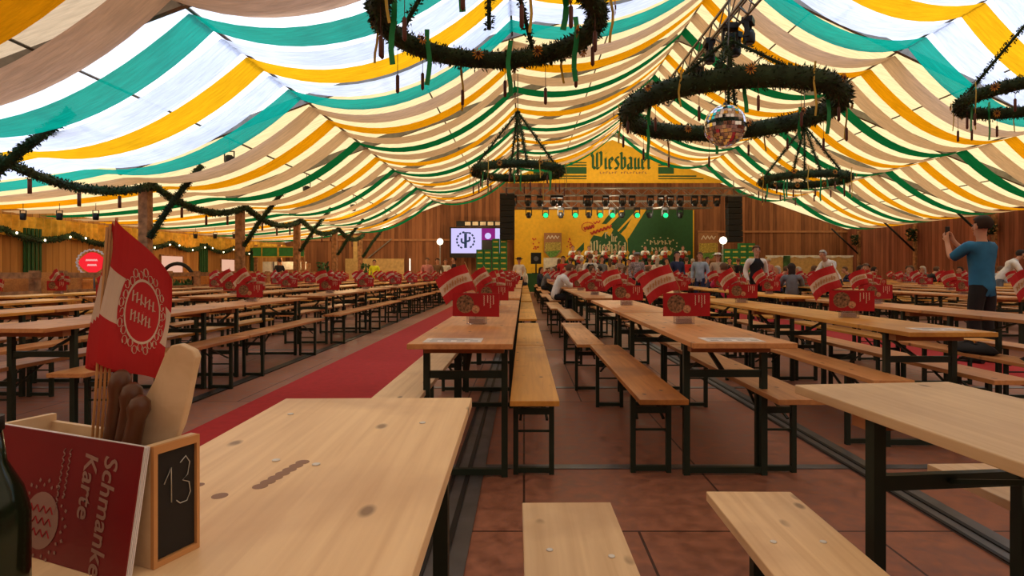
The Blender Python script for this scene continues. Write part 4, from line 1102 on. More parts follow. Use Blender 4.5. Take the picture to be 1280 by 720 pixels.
b=MB().mat('banner_green'); wl=sum(L_(c)[1] for c in 'Wiesbauer'); s_=3.65/wl; word(b,'Wiesbauer',4.05,7.30,s_*1.0,GY-0.02,nw=0.19,nh=0.15,d=0.015)
b.obj('lettering',parent=r)
b=MB().mat('edge_wood')
for k in range(16):
    if k==6: continue
    b.box(4.55+0.18*k,4.55+0.18*k+0.05,GY-0.015,GY-0.003,7.02,7.14); b.box(4.55+0.18*k+0.02,4.55+0.18*k+0.13,GY-0.015,GY-0.003,7.02+0.05*(k%3),7.05+0.05*(k%3))
b.obj('small_lettering',parent=r)

# trusses
def truss(name_label,x0,x1,y,z,loc=None,along='x',L=None):
    r=thing('lighting_truss',name_label,'truss',(x0,y,z)); b=MB().mat('aluminium'); n=L or (x1-x0); s=0.2
    f=(lambda a,o,h:(a,o,h)) if along=='x' else (lambda a,o,h:(o,a,h))
    for o in (-s,s):
        for h in (-s,s): b.bar(f(0,o,h),f(n,o,h),0.05)
    b.obj('chords',parent=r); b=MB().mat('aluminium'); k=0; a=0
    while a<n-0.3:
        for o in (-s,s): b.bar(f(a,o,-s if k%2 else s),f(a+0.45,o,s if k%2 else -s),0.028)
        b.bar(f(a,-s,-s),f(a+0.45,s,-s),0.028); a+=0.45; k+=1
    b.obj('lacing',parent=r); return r
truss('front silver lighting truss across the top of the stage',-1.2,12.6,31.6,5.55)
truss('lower rear silver lighting truss above the stage backdrop',-0.4,10.9,33.4,5.05)
t_=truss('silver lattice truss with lamps below the ridge, at top right',5.2,0,12.5,7.55,along='y',L=9)
def movhead(root,green):
    MB().mat('black_steel').box(-0.17,0.17,-0.12,0.12,-0.12,0.02).obj('base',parent=root)
    for s_ in (-1,1): MB().mat('black_steel').box(s_*0.165-0.025,s_*0.165+0.025,-0.05,0.05,-0.45,-0.1).obj('yoke_arm',parent=root)
    h=MB().mat('black_steel').lathe([(0.10,0.16),(0.14,0.05),(0.14,-0.12),(0.11,-0.16)],(0,-0.02,-0.42),12).obj('head',parent=root)
    if green: MB().mat('spot_green').lathe([(0.13,0),(0.14,-0.02),(0.05,-0.045)],(0,-0.19,-0.45),14,axis='y').obj('lens',parent=root)
    else: MB().mat('grey_steel').lathe([(0.09,0),(0.08,-0.02)],(0,-0.02,-0.58),12).obj('lens',parent=root)
MH={}
def heads(xs,y,z,green,what,grp):
    for i,x in enumerate(xs):
        l=what%ORD[i]
        if green not in MH: MH[green]=thing('stage_light',l,'stage light',(x,y,z),0,grp); movhead(MH[green],green); bpy.context.view_layer.update(); reg(MH[green])
        else: dup(MH[green],(x,y,z),0,l,grp)
X31=lambda p,Y:(p-VX)/F*Y
heads([X31(p,33.1) for p in (682,719,750,765,796,831)],33.1,4.83,True,'stage light glowing green above the backdrop, %s from the left','green stage lights')
heads([X31(p,31.6) for p in (642,660,675,692,700,733,737,757,778,790,813,826,838,850,868,880,896)],31.6,5.33,False,'dark unlit stage light on front truss, %s from the left','dark stage lights')
heads([X31(p,33.1) for p in (661,701,736,777,812,850)],33.1,4.83,False,'dark unlit stage light on lower truss, %s from the left','dark lights on lower truss')
for i,(y,dx) in enumerate(((14.5,0),(15.0,0.3),(14.2,0.35),(15.5,-0.2),(17.6,0.1))):
    dup(MH[False],(5.2+dx,y,7.38),0.5*i,'dark stage light on the ridge truss at top right, %s from front'%ORD[i],'dark lights on ridge truss',1.05)
# line arrays
def larray(x,y,label,w,z0,z1):
    r=thing('line_array',label,'loudspeaker',(x,y,0)); n=8; h=(z1-z0)/n
    for k in range(n):
        off=-0.03*(n-1-k)**1.3*0.3
        b=MB().mat('black_steel').box(-w/2,w/2,off,off+0.5,z0+k*h+0.012,z0+(k+1)*h-0.012); c=b.obj('cabinet',parent=r,bevel=0.01)
    MB().mat('grey_steel').bar((0,0.25,z1),(0,0.25,z1+0.9),0.04).box(-w/2,w/2,0.0,0.5,z1-0.01,z1+0.04).obj('rigging',parent=r)
larray(X31(634,31.2),31.2,'tall black line array loudspeaker hanging left of stage',0.80,2.87,5.40)
larray(X31(919,31.2),31.2,'tall black line array loudspeaker hanging right of stage',0.78,2.75,5.25)
# screen
r=thing('video_screen','lit video screen with a cactus emblem left of the stage','screen',(0,0,0)); SY=34.8
sx=lambda p:(p-VX)/F*SY; sz=lambda p:EYE+(VY-p)/F*SY
MB().mat('black_steel').box(sx(562),sx(627),SY,SY+0.15,sz(322),sz(284)).obj('casing',parent=r)
MB().mat('screen_light').box(sx(564),sx(602),SY-0.02,SY,sz(316.5),sz(285.5)).box(sx(619),sx(625.5),SY-0.02,SY,sz(316.5),sz(285.5)).obj('bright_picture',parent=r)
MB().mat('screen_purple').box(sx(602),sx(619),SY-0.02,SY,sz(300),sz(285.5)).mat('screen_light').prism([(sx(610+4*math.cos(t)),SY-0.025,sz(295-4*math.sin(t))) for t in [2*math.pi*k/12 for k in range(12)]],(0,0.004,0)).obj('purple_picture',parent=r)
b=MB().mat('screen_dark'); cx,cy=582,300.5
for k in range(16):
    if k in (3,4,12,): continue
    t=2*math.pi*k/16; b.bar((sx(cx+11*math.cos(t)),SY-0.03,sz(cy+10.5*math.sin(t))),(sx(cx+11*math.cos(t+0.26)),SY-0.03,sz(cy+10.5*math.sin(t+0.26))),0.10,0.01)
for (x0,y0,x1,y1,w_) in ((582,292,582,310,0.17),(577,298,577,303,0.11),(577,303,582,304,0.11),(587,296,587,301,0.11),(587,301,582,302,0.11),(578,291,586,291,0.08)):
    b.bar((sx(x0),SY-0.03,sz(y0)),(sx(x1),SY-0.03,sz(y1)),w_,0.01)
b.obj('cactus_emblem',parent=r)
r=thing('sign_board','dark sign board with a row of pale squares above the screen','sign',(0,0,0))
MB().mat('black_steel').box(sx(570),sx(625),SY+0.1,SY+0.14,sz(283),sz(276)).obj('board',parent=r)
b=MB().mat('cream')
for k in range(5): b.box(sx(581+9.5*k),sx(588+9.5*k),SY+0.08,SY+0.1,sz(281.5),sz(277))
b.obj('pale_square',parent=r)
for l,x,y,z in (('round white globe lamp on the back wall left of the screen',X31(550,34.5),34.5,2.95),('round white globe lamp right of the stage',X31(904,30),30,2.78)):
    r=thing('globe_lamp',l,'lamp',(x,y,z)); MB().mat('lamp_white').lathe([(0.02,-0.2),(0.15,-0.14),(0.2,0),(0.15,0.14),(0.03,0.2)],n=14).obj('globe',parent=r); MB().mat('aluminium').tube([(0,0.05,-z),(0,0.05,-0.15)],0.03,6).obj('pole',parent=r)
# crates stacks
def crate(root):
    b=MB().mat('crate_green').box(-0.2,0.2,-0.15,0.15,0,0.02).box(-0.2,0.2,-0.15,-0.13,0.02,0.29).box(-0.2,0.2,0.13,0.15,0.02,0.29).box(-0.2,-0.18,-0.13,0.13,0.02,0.29).box(0.18,0.2,-0.13,0.13,0.02,0.29); b.obj('shell',parent=root)
    MB().mat('crate_label').box(-0.13,0.13,-0.154,-0.15,0.09,0.17).obj('label',parent=root)
    MB().mat('bottle_green').lathe([(0.1,0.02),(0.1,0.26),(0.03,0.28)],n=8).obj('bottles',parent=root)
CR=None
def stack(cols,y,where):
    global CR
    for ci,(x,n) in enumerate(cols):
        for k in range(n):
            loc=(x,y,0.295*k+0.001); l='green beer crate %s the stage, %s column, %s from the bottom'%(where,ORD[ci],ORD[k])
            if CR is None: CR=thing('beer_crate',l,'crate',loc,0,'stacked green beer crates'); crate(CR); bpy.context.view_layer.update(); reg(CR)
            else: dup(CR,loc,0,l,'stacked green beer crates')
stack([(X31(599,31.5)+0.05,8),(X31(599,31.5)+0.47,8),(X31(613,31.5)+0.3,10),(X31(613,31.5)+0.72,10)],31.5,'left of')
stack([(X31(908,30.5),8),(X31(908,30.5)+0.42,8),(X31(908,30.5)+0.84,9),(X31(908,30.5)+1.26,9)],30.5,'right of')

# ------------------------------------------------------------------ people
def skinmesh(verts, edges, rad, root, sub=1):
    me=bpy.data.meshes.new('sk'); me.from_pydata(verts,edges,[]); o=bpy.data.objects.new('sk',me); COL.objects.link(o)
    md=o.modifiers.new('s','SKIN'); 
    for i,sv in enumerate(me.skin_vertices[0].data):
        r=rad[i]; sv.radius=(r,r) if not isinstance(r,tuple) else r
        sv.use_root=(i==root)
    md.use_smooth_shade=True; md.branch_smoothing=0.6
    s=o.modifiers.new('u','SUBSURF'); s.levels=sub; s.render_levels=sub
    bpy.context.view_layer.update()
    m2=bpy.data.meshes.new_from_object(o.evaluated_get(bpy.context.evaluated_depsgraph_get()))
    bpy.data.objects.remove(o); bpy.data.meshes.remove(me); return m2
def pose(kind):
    J={}
    # facing +Y; x right
    if kind in('stand','photo','lean'):
        l=0.35 if kind=='lean' else 0.0
        J['pel']=(0,0,0.96); J['spi']=(0,0.02+l*0.3,1.12); J['che']=(0,0.02+l*0.8,1.32); J['nec']=(0,0.01+l*1.15,1.48-l*0.1); J['jaw']=(0,0.04+l*1.3,1.58-l*0.15); J['cra']=(0,0.02+l*1.4,1.68-l*0.17)
        for s,n in ((-1,'L'),(1,'R')):
            J['hip'+n]=(s*0.10,0,0.90); J['kne'+n]=(s*0.11,0.03,0.50); J['ank'+n]=(s*0.115,-0.02,0.09); J['toe'+n]=(s*0.13,0.15,0.035)
            J['sho'+n]=(s*0.185,J['che'][1],1.42-l*0.1)
            if kind=='photo':
                J['elb'+n]=(s*0.20,0.24,1.26); J['wri'+n]=(s*0.07,0.38,1.46); J['han'+n]=(s*0.045,0.41,1.53)
            elif kind=='lean':
                J['elb'+n]=(s*0.25,J['che'][1]+0.12,1.12); J['wri'+n]=(s*0.18,J['che'][1]+0.33,0.98); J['han'+n]=(s*0.16,J['che'][1]+0.40,0.95)
            else:
                J['elb'+n]=(s*0.25,-0.03,1.14); J['wri'+n]=(s*0.24,0.10,0.92); J['han'+n]=(s*0.23,0.14,0.85)
    else:
        l=0.22 if kind=='sitlean' else 0.06
        J['pel']=(0,0,0.57); J['spi']=(0,0.0+l*0.3,0.73); J['che']=(0,l*0.9,0.92); J['nec']=(0,l*1.3,1.07); J['jaw']=(0,0.04+l*1.6,1.16-l*0.1); J['cra']=(0,0.02+l*1.8,1.26-l*0.15)
        for s,n in ((-1,'L'),(1,'R')):
            J['hip'+n]=(s*0.10,0.03,0.55); J['kne'+n]=(s*0.13,0.42,0.54); J['ank'+n]=(s*0.13,0.40,0.09); J['toe'+n]=(s*0.14,0.56,0.035)
            J['sho'+n]=(s*0.18,J['che'][1],1.01); J['elb'+n]=(s*0.25,J['che'][1]+0.12,0.80); J['wri'+n]=(s*0.15,J['che'][1]+0.33,0.83); J['han'+n]=(s*0.12,J['che'][1]+0.40,0.84)
    return J
BODY={}
def body_meshes(kind):
    if kind in BODY: return BODY[kind]
    J=pose(kind)
    rad=dict(pel=(0.13,0.105),spi=(0.125,0.10),che=(0.15,0.11),nec=0.052,jaw=0.068,cra=0.088)
    for n in 'LR': rad.update({'hip'+n:0.088,'kne'+n:0.058,'ank'+n:0.042,'toe'+n:0.034,'sho'+n:0.058,'elb'+n:0.042,'wri'+n:0.028,'han'+n:0.034})
    E=[('pel','spi'),('spi','che'),('che','nec'),('nec','jaw'),('jaw','cra')]
    for n in 'LR': E+=[('pel','hip'+n),('hip'+n,'kne'+n),('kne'+n,'ank'+n),('ank'+n,'toe'+n),('che','sho'+n),('sho'+n,'elb'+n),('elb'+n,'wri'+n),('wri'+n,'han'+n)]
    J['top']=tuple(Vector(J['cra'])+Vector((0,-0.01,0.055))); rad['top']=0.055; E.append(('cra','top'))
    # fingers
    for n,s in (('L',-1),('R',1)):
        h=Vector(J['han'+n]); d=(h-Vector(J['wri'+n])).normalized(); side=Vector((1,0,0)); curl=Vector((-s*1.0,0,0)) if kind!='photo' else Vector((-s,0.2,0))
        acr=d.cross(Vector((1,0,0))).normalized() 
        for f in range(4):
            ln=[0.062,0.072,0.068,0.052][f]; o=acr*(0.033-0.022*f)
            a='f%s%d'%(n,f); J[a+'0']=tuple(h+o*0.9+d*0.03); J[a+'1']=tuple(h+o+d*(0.03+ln*0.55)); J[a+'2']=tuple(h+o+d*(0.03+ln*0.85)+curl*0.03)
            for q in '012': rad[a+q]=0.0095
            E+=[('han'+n,a+'0'),(a+'0',a+'1'),(a+'1',a+'2')]
        a='t'+n; J[a+'0']=tuple(h+acr*0.04-d*0.01+curl*0.015); J[a+'1']=tuple(h+acr*0.06+d*0.03+curl*0.025); rad[a+'0']=0.012; rad[a+'1']=0.010
        E+=[('han'+n,a+'0'),(a+'0',a+'1')]
    def build(names,scale,extra,sub=1,rootn=None):
        names=[n for n in names if n in J]; idx={n:i for i,n in enumerate(names)}
        rr=[]
        for n in names:
            r=rad[n]; e=extra.get(n,0.0)
            rr.append((r[0]*scale+e,r[1]*scale+e) if isinstance(r,tuple) else r*scale+e)
        return skinmesh([J[n] for n in names],[(idx[a],idx[b_]) for a,b_ in E if a in idx and b_ in idx],rr,idx[rootn or names[0]],sub)
    allb=build(list(J),1.0,{})
    bodyonly=allb.copy()
    # face features merged in the same mesh
    bm=bmesh.new(); bm.from_mesh(allb)
    c=Vector(J['cra']); jw=Vector(J['jaw'])
    def ball(p,sx,sy,sz):
        bmesh.ops.create_icosphere(bm,subdivisions=2,radius=1.0,matrix=Matrix.Translation(p)@Matrix.Diagonal((sx,sy,sz,1)))
    ball(c+Vector((0,0.092,-0.045)),0.014,0.022,0.026); ball(c+Vector((-0.088,0,-0.04)),0.012,0.02,0.033); ball(c+Vector((0.088,0,-0.04)),0.012,0.02,0.033)
    ball(c+Vector((0,0.082,-0.095)),0.026,0.012,0.008); ball(c+Vector((0,0.055,-0.125)),0.035,0.03,0.025)
    bm.to_mesh(allb); bm.free()
    for p in allb.polygons: p.use_smooth=True
    # clothing follows the body surface
    bones=[(a,b_) for a,b_ in E]
    def rmean(n):
        r=rad[n]; return (r[0]+r[1])/2 if isinstance(r,tuple) else r
    segs=[(a,b_,Vector(J[a]),Vector(J[b_]),rmean(a),rmean(b_)) for a,b_ in bones]
    def nearest(p):
        best=None
        for a,b_,A,B_,ra,rb in segs:
            d=B_-A; t=max(0,min(1,(p-A).dot(d)/d.length_squared)); q=A+d*t; ds=(p-q).length/(ra+(rb-ra)*t)
            if best is None or ds<best[0]: best=(ds,a,b_,t)
        return best
    lab=[nearest(v_.co) for v_ in bodyonly.vertices]
    longs=kind!='photo'
    def is_shirt(L):
        _,a,b_,t=L
        if (a,b_) in (('pel','spi'),('spi','che')): return True
        if (a,b_)==('che','nec'): return t<0.72
        if a=='che' and b_.startswith('sho'): return True
        if a.startswith('sho'): return longs or t<0.75
        if a.startswith('elb'): return longs and t<0.9
        if a=='pel' and b_.startswith('hip'): return t<0.35
        return False
    def is_tr(L):
        _,a,b_,t=L
        if a=='pel' and b_.startswith('hip'): return True
        if (a,b_)==('pel','spi'): return t<0.25
        if a.startswith('hip'): return True
        if a.startswith('kne'): return t<0.95
        return False
    def shell(fn,off):
        bm=bmesh.new(); bm.from_mesh(bodyonly); bm.verts.ensure_lookup_table(); bm.normal_update()
        keep=[fn(L) for L in lab]
        for v_ in bm.verts: v_.co=v_.co+v_.normal*off
        dl=[f for f in bm.faces if not any(keep[v_.index] for v_ in f.verts)]
        bmesh.ops.delete(bm,geom=dl,context='FACES')
        me=bpy.data.meshes.new('cloth'); bm.to_mesh(me); bm.free()
        for p in me.polygons: p.use_smooth=True
        return me
    vestm=shell(lambda L: (L[1],L[2]) in (('pel','spi'),('spi','che')) or (L[1]=='pel' and L[3]<0.3 and L[2].startswith('hip')),0.030)
    vestm.materials.clear(); vestm.materials.append(MATS['shirt_black'])
    shirt=shell(is_shirt,0.020); trousers=shell(is_tr,0.013)
    # shoes
    sb=MB(); 
    for n in 'LR':
        a=Vector(J['ank'+n]); t=Vector(J['toe'+n]); sb.tube([a+Vector((0,-0.06,-0.045)),a+Vector((0,0,-0.04)),t.lerp(a,0.4)+Vector((0,0,-0.005)),t+Vector((0,0.03,0.0))],[0.04,0.05,0.046,0.030],10)
    shoes=sb.mat('black_steel').data('shoes')
    # hair cap
    def hair(long_):
        bm=bmesh.new(); bmesh.ops.create_uvsphere(bm,u_segments=20,v_segments=14,radius=1.0,matrix=Matrix.Translation(c+Vector((0,-0.012,0.0)))@Matrix.Diagonal((0.097,0.108,0.104,1)))
        dele=[v for v in bm.verts if (v.co.y-c.y>0.045 and v.co.z<c.z+0.035) or v.co.z<c.z-0.075 or (v.co.y-c.y>0.0 and v.co.z<c.z-0.02)]
        bmesh.ops.delete(bm,geom=dele,context='VERTS')
        for v_ in bm.verts: v_.co+=Vector((math.sin(v_.co.z*140),math.cos(v_.co.x*150),math.sin(v_.co.y*130)))*0.002
        if long_:
            M_=Matrix.Translation(c+Vector((0,-0.085,-0.14)))@Matrix.Diagonal((0.085,0.045,0.20,1)); bmesh.ops.create_uvsphere(bm,u_segments=14,v_segments=10,radius=1.0,matrix=M_)
        me=bpy.data.meshes.new('hair'); bm.to_mesh(me); bm.free()
        for p in me.polygons: p.use_smooth=True
        return me
    eyes=MB().mat('eye_dark')
    for s in (-1,1): eyes.lathe([(0.004,-0.008),(0.010,-0.004),(0.011,0.003),(0.006,0.008)],tuple(c+Vector((s*0.032,0.083,-0.02))),8,axis='y')
    hat=MB().mat('shirt_white').lathe([(0.0,0.07),(0.09,0.065),(0.105,0.02),(0.19,0.0),(0.19,-0.008)],tuple(c+Vector((0,0,0.04))),18).data('hat')
    vest=None
    out=dict(vest=vestm,body=allb,shirt=shirt,trousers=trousers,shoes=shoes,hair=hair(False),hair_long=hair(True),eyes=eyes.data('eyes'),hat=hat,J=J)
    for k_ in ('body',): out[k_].materials.clear(); out[k_].materials.append(MATS['skin_tone'])
    for k_ in ('shirt','trousers','hair','hair_long'):
        out[k_].materials.clear(); out[k_].materials.append(MATS['shirt_black'])
    BODY[kind]=out; return out
def person(kind,x,y,rz,label,shirt,trousers='black',hair='hair_dark',long_=False,hat=None,scale=1.0,z=0.0,group=None,vest=None):
    B=body_meshes(kind)
    r=thing('person',label,'person',(x,y,z),rz,group); r.scale=(scale,)*3
    def sub(name,me,mat=None):
        o=mk(name,me,r)
        if mat:
            o.material_slots[0].link='OBJECT'; o.material_slots[0].material=MATS[mat]
        return o
    sub('body',B['body']); sub('shirt',B['shirt'],'shirt_'+shirt); sub('trousers',B['trousers'],'shirt_'+trousers); sub('shoes',B['shoes'])
    sub('hair',B['hair_long' if long_ else 'hair'],hair); sub('eyes',B['eyes'])
    if hat: sub('hat',B['hat'],'shirt_'+hat)
    if vest: sub('vest',B['vest'],'shirt_'+vest)
    return r
PX=lambda p,Y:(p-VX)/F*Y
# the man with the phone
pm=person('photo',PX(1229,7.1),7.1,R(17),'man in blue T-shirt standing on right carpet, holding up a phone','blue','black','hair_dark',scale=1.03)
J=BODY['photo']['J']
o=MB().mat('black_steel').box(-0.036,0.036,-0.005,0.005,-0.075,0.075).obj('phone',bevel=0.003)
hl=Matrix.Translation((PX(1229,7.1),7.1,0))@Matrix.Rotation(R(17),4,'Z')@Matrix.Scale(1.03,4)
o.matrix_world=hl@Matrix.Translation((0,0.43,1.60)); tag(o,'black phone held up by the man in the blue T-shirt','phone')
P_=[('sitlean',PX(692,13.3),13.3,R(-75),'man in white shirt bent over table right of the centre bench','white','black','hair_brown',False,None),
 ('sit',PX(908,13.4),13.4,R(10),'person in bright pink top seated with back turned, right of stage middle','pink','black','hair_brown',False,None),
 ('sit',PX(990,14.1),14.1,R(-20),'dark haired woman in grey top seated, back turned, on the right','grey','black','hair_dark',True,None),
 ('stand',PX(945,13.9),13.9,R(180),'waiter in black waistcoat over white shirt standing on the right carpet','black','black','hair_brown',False,None),
 ('lean',PX(1046,15.5),15.5,R(110),'grey haired man in white shirt leaning over a table at right','white','black','hair_grey',False,None),
 ('sit',PX(1082,14.6),14.6,R(150),'person with pale long hair in dark jacket seated at right','grey','black','hair_brown',True,None),
 ('sit',PX(1133,21.0),21.0,R(180),'small seated person in grey before the right wall','grey','black','hair_dark',False,None),
 ('lean',PX(1247,15.2),15.2,R(-110),'person in white shirt bending over a table beside right edge','white','grey','hair_dark',False,None),
 ('stand',PX(738,20.5),20.5,R(0),'waiter in dark waistcoat seen from behind in front of the band','black','black','hair_brown',False,None),
 ('stand',PX(875,18.5),18.5,R(150),'tall person in pale blue denim standing right of the stage','pale_blue','navy','hair_brown',False,None),
 ('stand',PX(897,19.5),19.5,R(170),'person with white hat standing beside the person in denim','beige','black','hair_dark',False,'white'),
 ('stand',PX(846,18.0),18.0,R(200),'person in dark navy jacket standing before the right stage half','navy','black','hair_dark',True,None),
 ('stand',PX(796,19.0),19.0,R(190),'broad person in patterned shirt standing in front of the band','patterned','black','hair_grey',False,'grey'),
 ('stand',PX(649,25.5),25.5,R(170),'waiter with dark hat and white shirt standing left of the stage','white','black','hair_dark',False,'black'),
 ('stand',PX(365,30.0)+0.2,28.0,R(60),'man in long black coat standing by the far left posts','black','black','hair_dark',False,None),
 ('stand',PX(468,30.0),30.0,R(180),'person in yellow safety vest before the tan partition','hivis','navy','hair_dark',False,None),
 ('stand',PX(534,26.0),26.0,R(180),'person in pink top standing in the back left','rose','black','hair_brown',False,None),
 ('stand',PX(547,27.0),27.0,R(170),'person in brown top standing beside the pink one, back left','brown','black','hair_dark',False,None),
 ('stand',PX(568,24.0),24.0,R(100),'dark dressed person standing below the video screen','black','black','hair_dark',False,None),
 ('stand',PX(557,28.5),28.5,R(180),'person in white top standing left of the video screen','white','black','hair_brown',False,None)]
for (k_,x,y,rz,l,sh,tr,ha,lo,hat) in P_:
    w_='waistcoat' in l
    person(k_,x,y,rz,l,'white' if w_ else sh,tr,ha,lo,hat,vest='black' if w_ else None)
# seated guests in rows: on benches of the middle rows
cols=['white','rose','grey','navy','beige','patterned','red','black','brown','pale_blue','green']
gi=0
guests=[('R1',1,18.6),('R1',1,20.4),('R1',-1,21.0),('R2',-1,19.2),('R2',1,19.8),('R2',-1,21.3),('R2',1,23.6),('R3',-1,18.4),('R3',1,19.4),('R3',-1,20.8),('R3',1,21.6),('R3',-1,24.0),
 ('R4',-1,18.8),('R4',1,19.5),('R4',-1,20.6),('R4',1,21.5),('R4',-1,24.0),('R5',-1,18.5),('R5',1,19.9),('R5',-1,21.2),('R5',1,24.1),('R6',-1,19.0),('R6',1,20.8),('R6',-1,23.8),('R7',-1,18.9),('R7',1,20.4),('R7',-1,21.5),
 ('R8',1,19.5),('R8',-1,21.0),('R9',-1,19.8),('R9',1,21.0),('R10',-1,18.8),('R10',1,20.7),('C',1,27.6),('C',1,29.3),('R1',1,24.3),('R1',-1,25.6),('R1',1,26.9),('R2',-1,26.0),('R3',1,26.6),('R4',-1,26.4),('R5',1,26.9),('L1',1,27.3),('L1',-1,28.5)]
gc={}
for rn,s,yy in guests:
    tx,phrase=ROWS[rn]; bx=tx-0.08 if s<0 else tx+0.645
    if rn=='R1': bx=0.715 if s<0 else 1.42
    if rn=='C': bx=0.054
    bx+=0.07*s
    c=cols[gi%len(cols)]; gc[(rn,s)]=gc.get((rn,s),0)+1
    l='guest in %s top, %s on %s side, %s'%(c.replace('_',' '),ORD[gc[(rn,s)]-1],'left' if s<0 else 'right',phrase)
    person('sitlean' if gi%3 else 'sit',bx,yy,R(-90 if s<0 else 90)+random.uniform(-0.25,0.25),l,c,'navy' if gi%2 else 'black',['hair_dark','hair_brown','hair_grey','hair_brown'][gi%4],gi%3==0,None,group='guests seated at the tables'); gi+=1
# standing crowd in front of the stage
crowd=[(704,24.5,'red'),(713,26.2,'brown'),(727,27.5,'patterned'),(752,23.6,'grey'),(763,27.0,'beige'),(775,25.0,'patterned'),(786,28.0,'navy'),(812,26.5,'rose'),(822,24.2,'white'),(833,27.6,'brown'),(858,25.3,'red'),(866,28.3,'grey'),(912,27.4,'brown'),(923,25.7,'black'),(961,26.8,'rose'),(884,23.9,'black'),(699,28.9,'black'),(744,29.6,'white'),(803,29.9,'brown')]
for i,(p,yy,c) in enumerate(crowd):
    person('stand',PX(p,yy),yy,random.uniform(-0.7,0.7)+(math.pi if i%3==0 else 0),'standing visitor in %s top before the band, %s of the crowd from front left'%(c,ORD[i]),c,'navy' if i%2 else 'black',['hair_dark','hair_brown','hair_grey'][i%3],i%4==0,None,group='visitors standing before the band',scale=0.97+0.06*random.random())
# band
inst=plain('brass',(0.7,0.42,0.10),0.25,1.0)
band=[(657,0),(716,1),(736,1),(757,1),(778,1),(806,1),(831,0),(853,1),(724,0),(745,0),(768,0),(792,0),(820,0)]
bi=0
for i,(p,rr_) in enumerate(band):
    front=i>=8 ; Y=33.3 if front else 34.6
    if i==0: continue
    x=PX(p,Y); hz=1.05 if front else 1.35
    if not front:
        tag(MB().mat('black_steel').box(-0.45,0.45,-0.45,0.45,1.05,1.35).obj('riser',loc=(x,Y,0)),'small black riser under the %s rear row musician from left'%ORD[i-1],'riser','band risers')
    tag(MB().mat('black_steel').box(-0.2,0.2,-0.2,0.2,0.42,0.47).box(-0.2,-0.17,-0.2,-0.17,0,0.42).box(0.17,0.2,-0.2,-0.17,0,0.42).box(-0.2,-0.17,0.17,0.2,0,0.42).box(0.17,0.2,0.17,0.2,0,0.42).obj('stage_chair',loc=(x,Y,hz)),
        'black stage chair under the %s row musician, %s from left'%('front' if front else 'rear',ORD[i-8 if front else i-1]),'chair','band chairs')
    person('sit',x,Y,R(180),'musician in red and white costume, %s from left in the %s row'%(ORD[i-8 if front else i-1],'front' if front else 'rear'),'white' ,'black','hair_brown',False,None,z=hz,group='musicians in red',vest='red')
    # white sleeves as brass instrument in lap
    t=thing('brass_horn','gold brass horn held by the %s musician from left, %s row'%(ORD[i-8 if front else i-1],'front' if front else 'rear'),'instrument',(x+0.05,Y-0.52,hz+0.85),R(20*(i%3)),'brass horns of the band')
    MB().mat('brass').tube([(0,0.1,-0.1),(0.08,0.05,0.0),(0,0,0.08),(-0.08,0.05,0.0),(-0.02,0,-0.08),(0.02,-0.1,0.05)],0.022,8).obj('tubing',parent=t)
    MB().mat('brass').lathe([(0.02,0.0),(0.03,-0.1),(0.06,-0.17),(0.13,-0.22)],(0.02,-0.08,0.05),14,axis='y').obj('bell',parent=t)
# speaker box on stage left and dark monitor
r=thing('stage_monitor','black loudspeaker box on stage beside the shield poster','loudspeaker',(PX(670,33.4),33.4,1.05))
MB().mat('black_steel').box(-0.3,0.3,-0.25,0.25,0.55,1.2).obj('cabinet',parent=r,bevel=0.02); MB().mat('black_steel').box(-0.04,0.04,-0.04,0.04,0,0.55).box(-0.25,0.25,-0.25,0.25,0,0.03).obj('stand',parent=r); MB().mat('grey_steel').lathe([(0.14,0),(0.10,0.02)],(0,-0.27,0.85),14,axis='y').obj('cone',parent=r)
# dark clothes left on the bench at right
for x,y,l,s in ((3.62,4.62,'dark folded jacket on the bench near right edge, left one',1.0),(3.65,4.0,'dark folded jacket on the bench near right edge, right one',0.8)):
    b=MB().mat('shirt_black'); n=12
    b.lathe([(0.10*s,0),(0.13*s,0.02),(0.11*s,0.05),(0.06*s,0.075),(0.02,0.08)],(0,0,0),12)
    for i_,v_ in enumerate(b.v): b.v[i_]=(v_[0]*0.8+0.01*math.sin(i_*3),v_[1]*1.7+0.02*math.sin(i_*1.7),v_[2]*(1+0.2*math.sin(i_)))
    o=b.obj('jacket',loc=(x,y,0.481)); tag(o,l,'jacket')

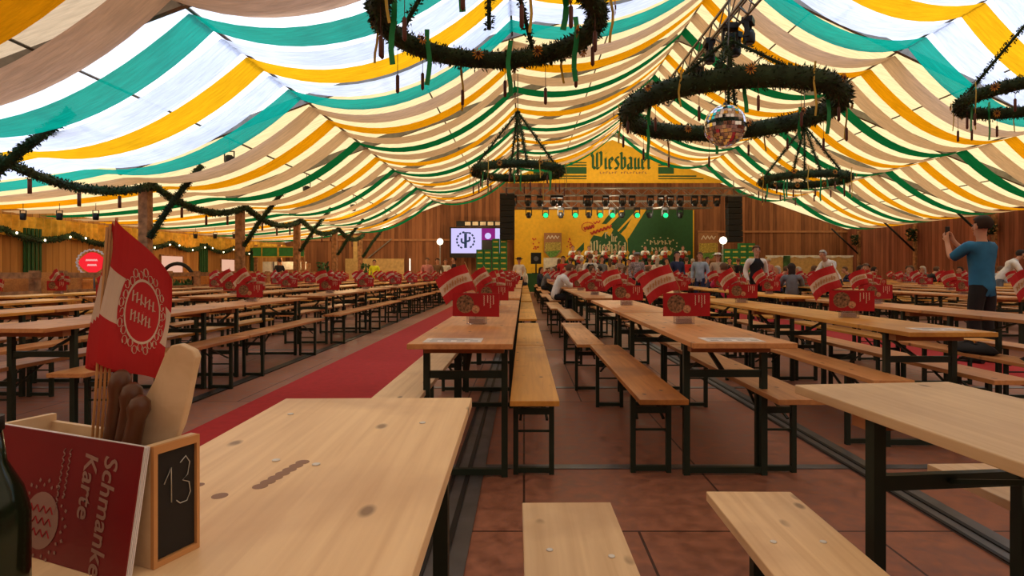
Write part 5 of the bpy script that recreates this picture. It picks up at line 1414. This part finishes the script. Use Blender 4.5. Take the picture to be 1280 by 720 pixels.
# ------------------------------------------------------------------ light
w=bpy.data.worlds.new('sky'); SC.world=w; w.use_nodes=True; nt=w.node_tree
for n in list(nt.nodes): nt.nodes.remove(n)
out=nt.nodes.new('ShaderNodeOutputWorld'); bg=nt.nodes.new('ShaderNodeBackground'); tc=nt.nodes.new('ShaderNodeTexCoord')
nz=nt.nodes.new('ShaderNodeTexNoise'); nz.inputs['Scale'].default_value=3.0; nz.inputs['Detail'].default_value=6
nt.links.new(tc.outputs['Generated'],nz.inputs[0])
cr=ramp(nt,nz.outputs[0],[(0.40,(0.58,0.74,1.0)),(0.62,(1.0,1.0,1.0))])
nt.links.new(cr,bg.inputs[0]); bg.inputs[1].default_value=1.5; nt.links.new(bg.outputs[0],out.inputs[0])
def light(kind,name,loc,energy,color,size=0.5,rot=(0,0,0)):
    l=bpy.data.lights.new(name,kind); l.energy=energy; l.color=color
    if kind=='AREA': l.size=size
    elif kind=='POINT': l.shadow_soft_size=size
    elif kind=='SUN': l.angle=R(8)
    o=bpy.data.objects.new(name,l); COL.objects.link(o); o.location=loc; o.rotation_euler=rot; return o
light('SUN','sun',(0,0,30),2.4,(1.0,0.86,0.66),rot=(R(-28),R(12),0))
WARM=(1.0,0.62,0.30)
for i,y in enumerate((15,20,25,31)): light('POINT','annex_lamp',(-12.6,y,2.25),22 if y<22 else 55,WARM,0.15)
for i,(x,y) in enumerate(((-7.5,24.5),(-7.5,31.5),(-3,32.5))): light('POINT','floodlight',(x,y,3.4),110,(1.0,0.70,0.38),0.2)
for x in (2,5,8): light('POINT','stage_lamp',(x,32.6,4.6),95,(1.0,0.85,0.6),0.2)
light('POINT','gable_lamp',(5,31.5,6.3),90,(1.0,0.85,0.55),0.3)

# ------------------------------------------------------------------ camera
cd=bpy.data.cameras.new('camera'); cam=bpy.data.objects.new('camera',cd); COL.objects.link(cam)
cd.sensor_width=36.0; cd.lens=36.0*F/1280; cd.clip_start=0.05; cd.clip_end=500
cam.location=(0,0,EYE); cam.rotation_euler=(R(90),0,0)
cd.shift_x=-(VX-640)/1280; cd.shift_y=-(360-VY)/1280
SC.camera=cam
SC.view_settings.view_transform='Standard'; SC.view_settings.look='None'; SC.view_settings.exposure=0.12; SC.view_settings.gamma=1.0
SC.cycles.max_bounces=8; SC.cycles.transparent_max_bounces=12; SC.cycles.transmission_bounces=4; SC.cycles.diffuse_bounces=4
SC.cycles.use_denoising=True
SC.cycles.sample_clamp_indirect=6.0
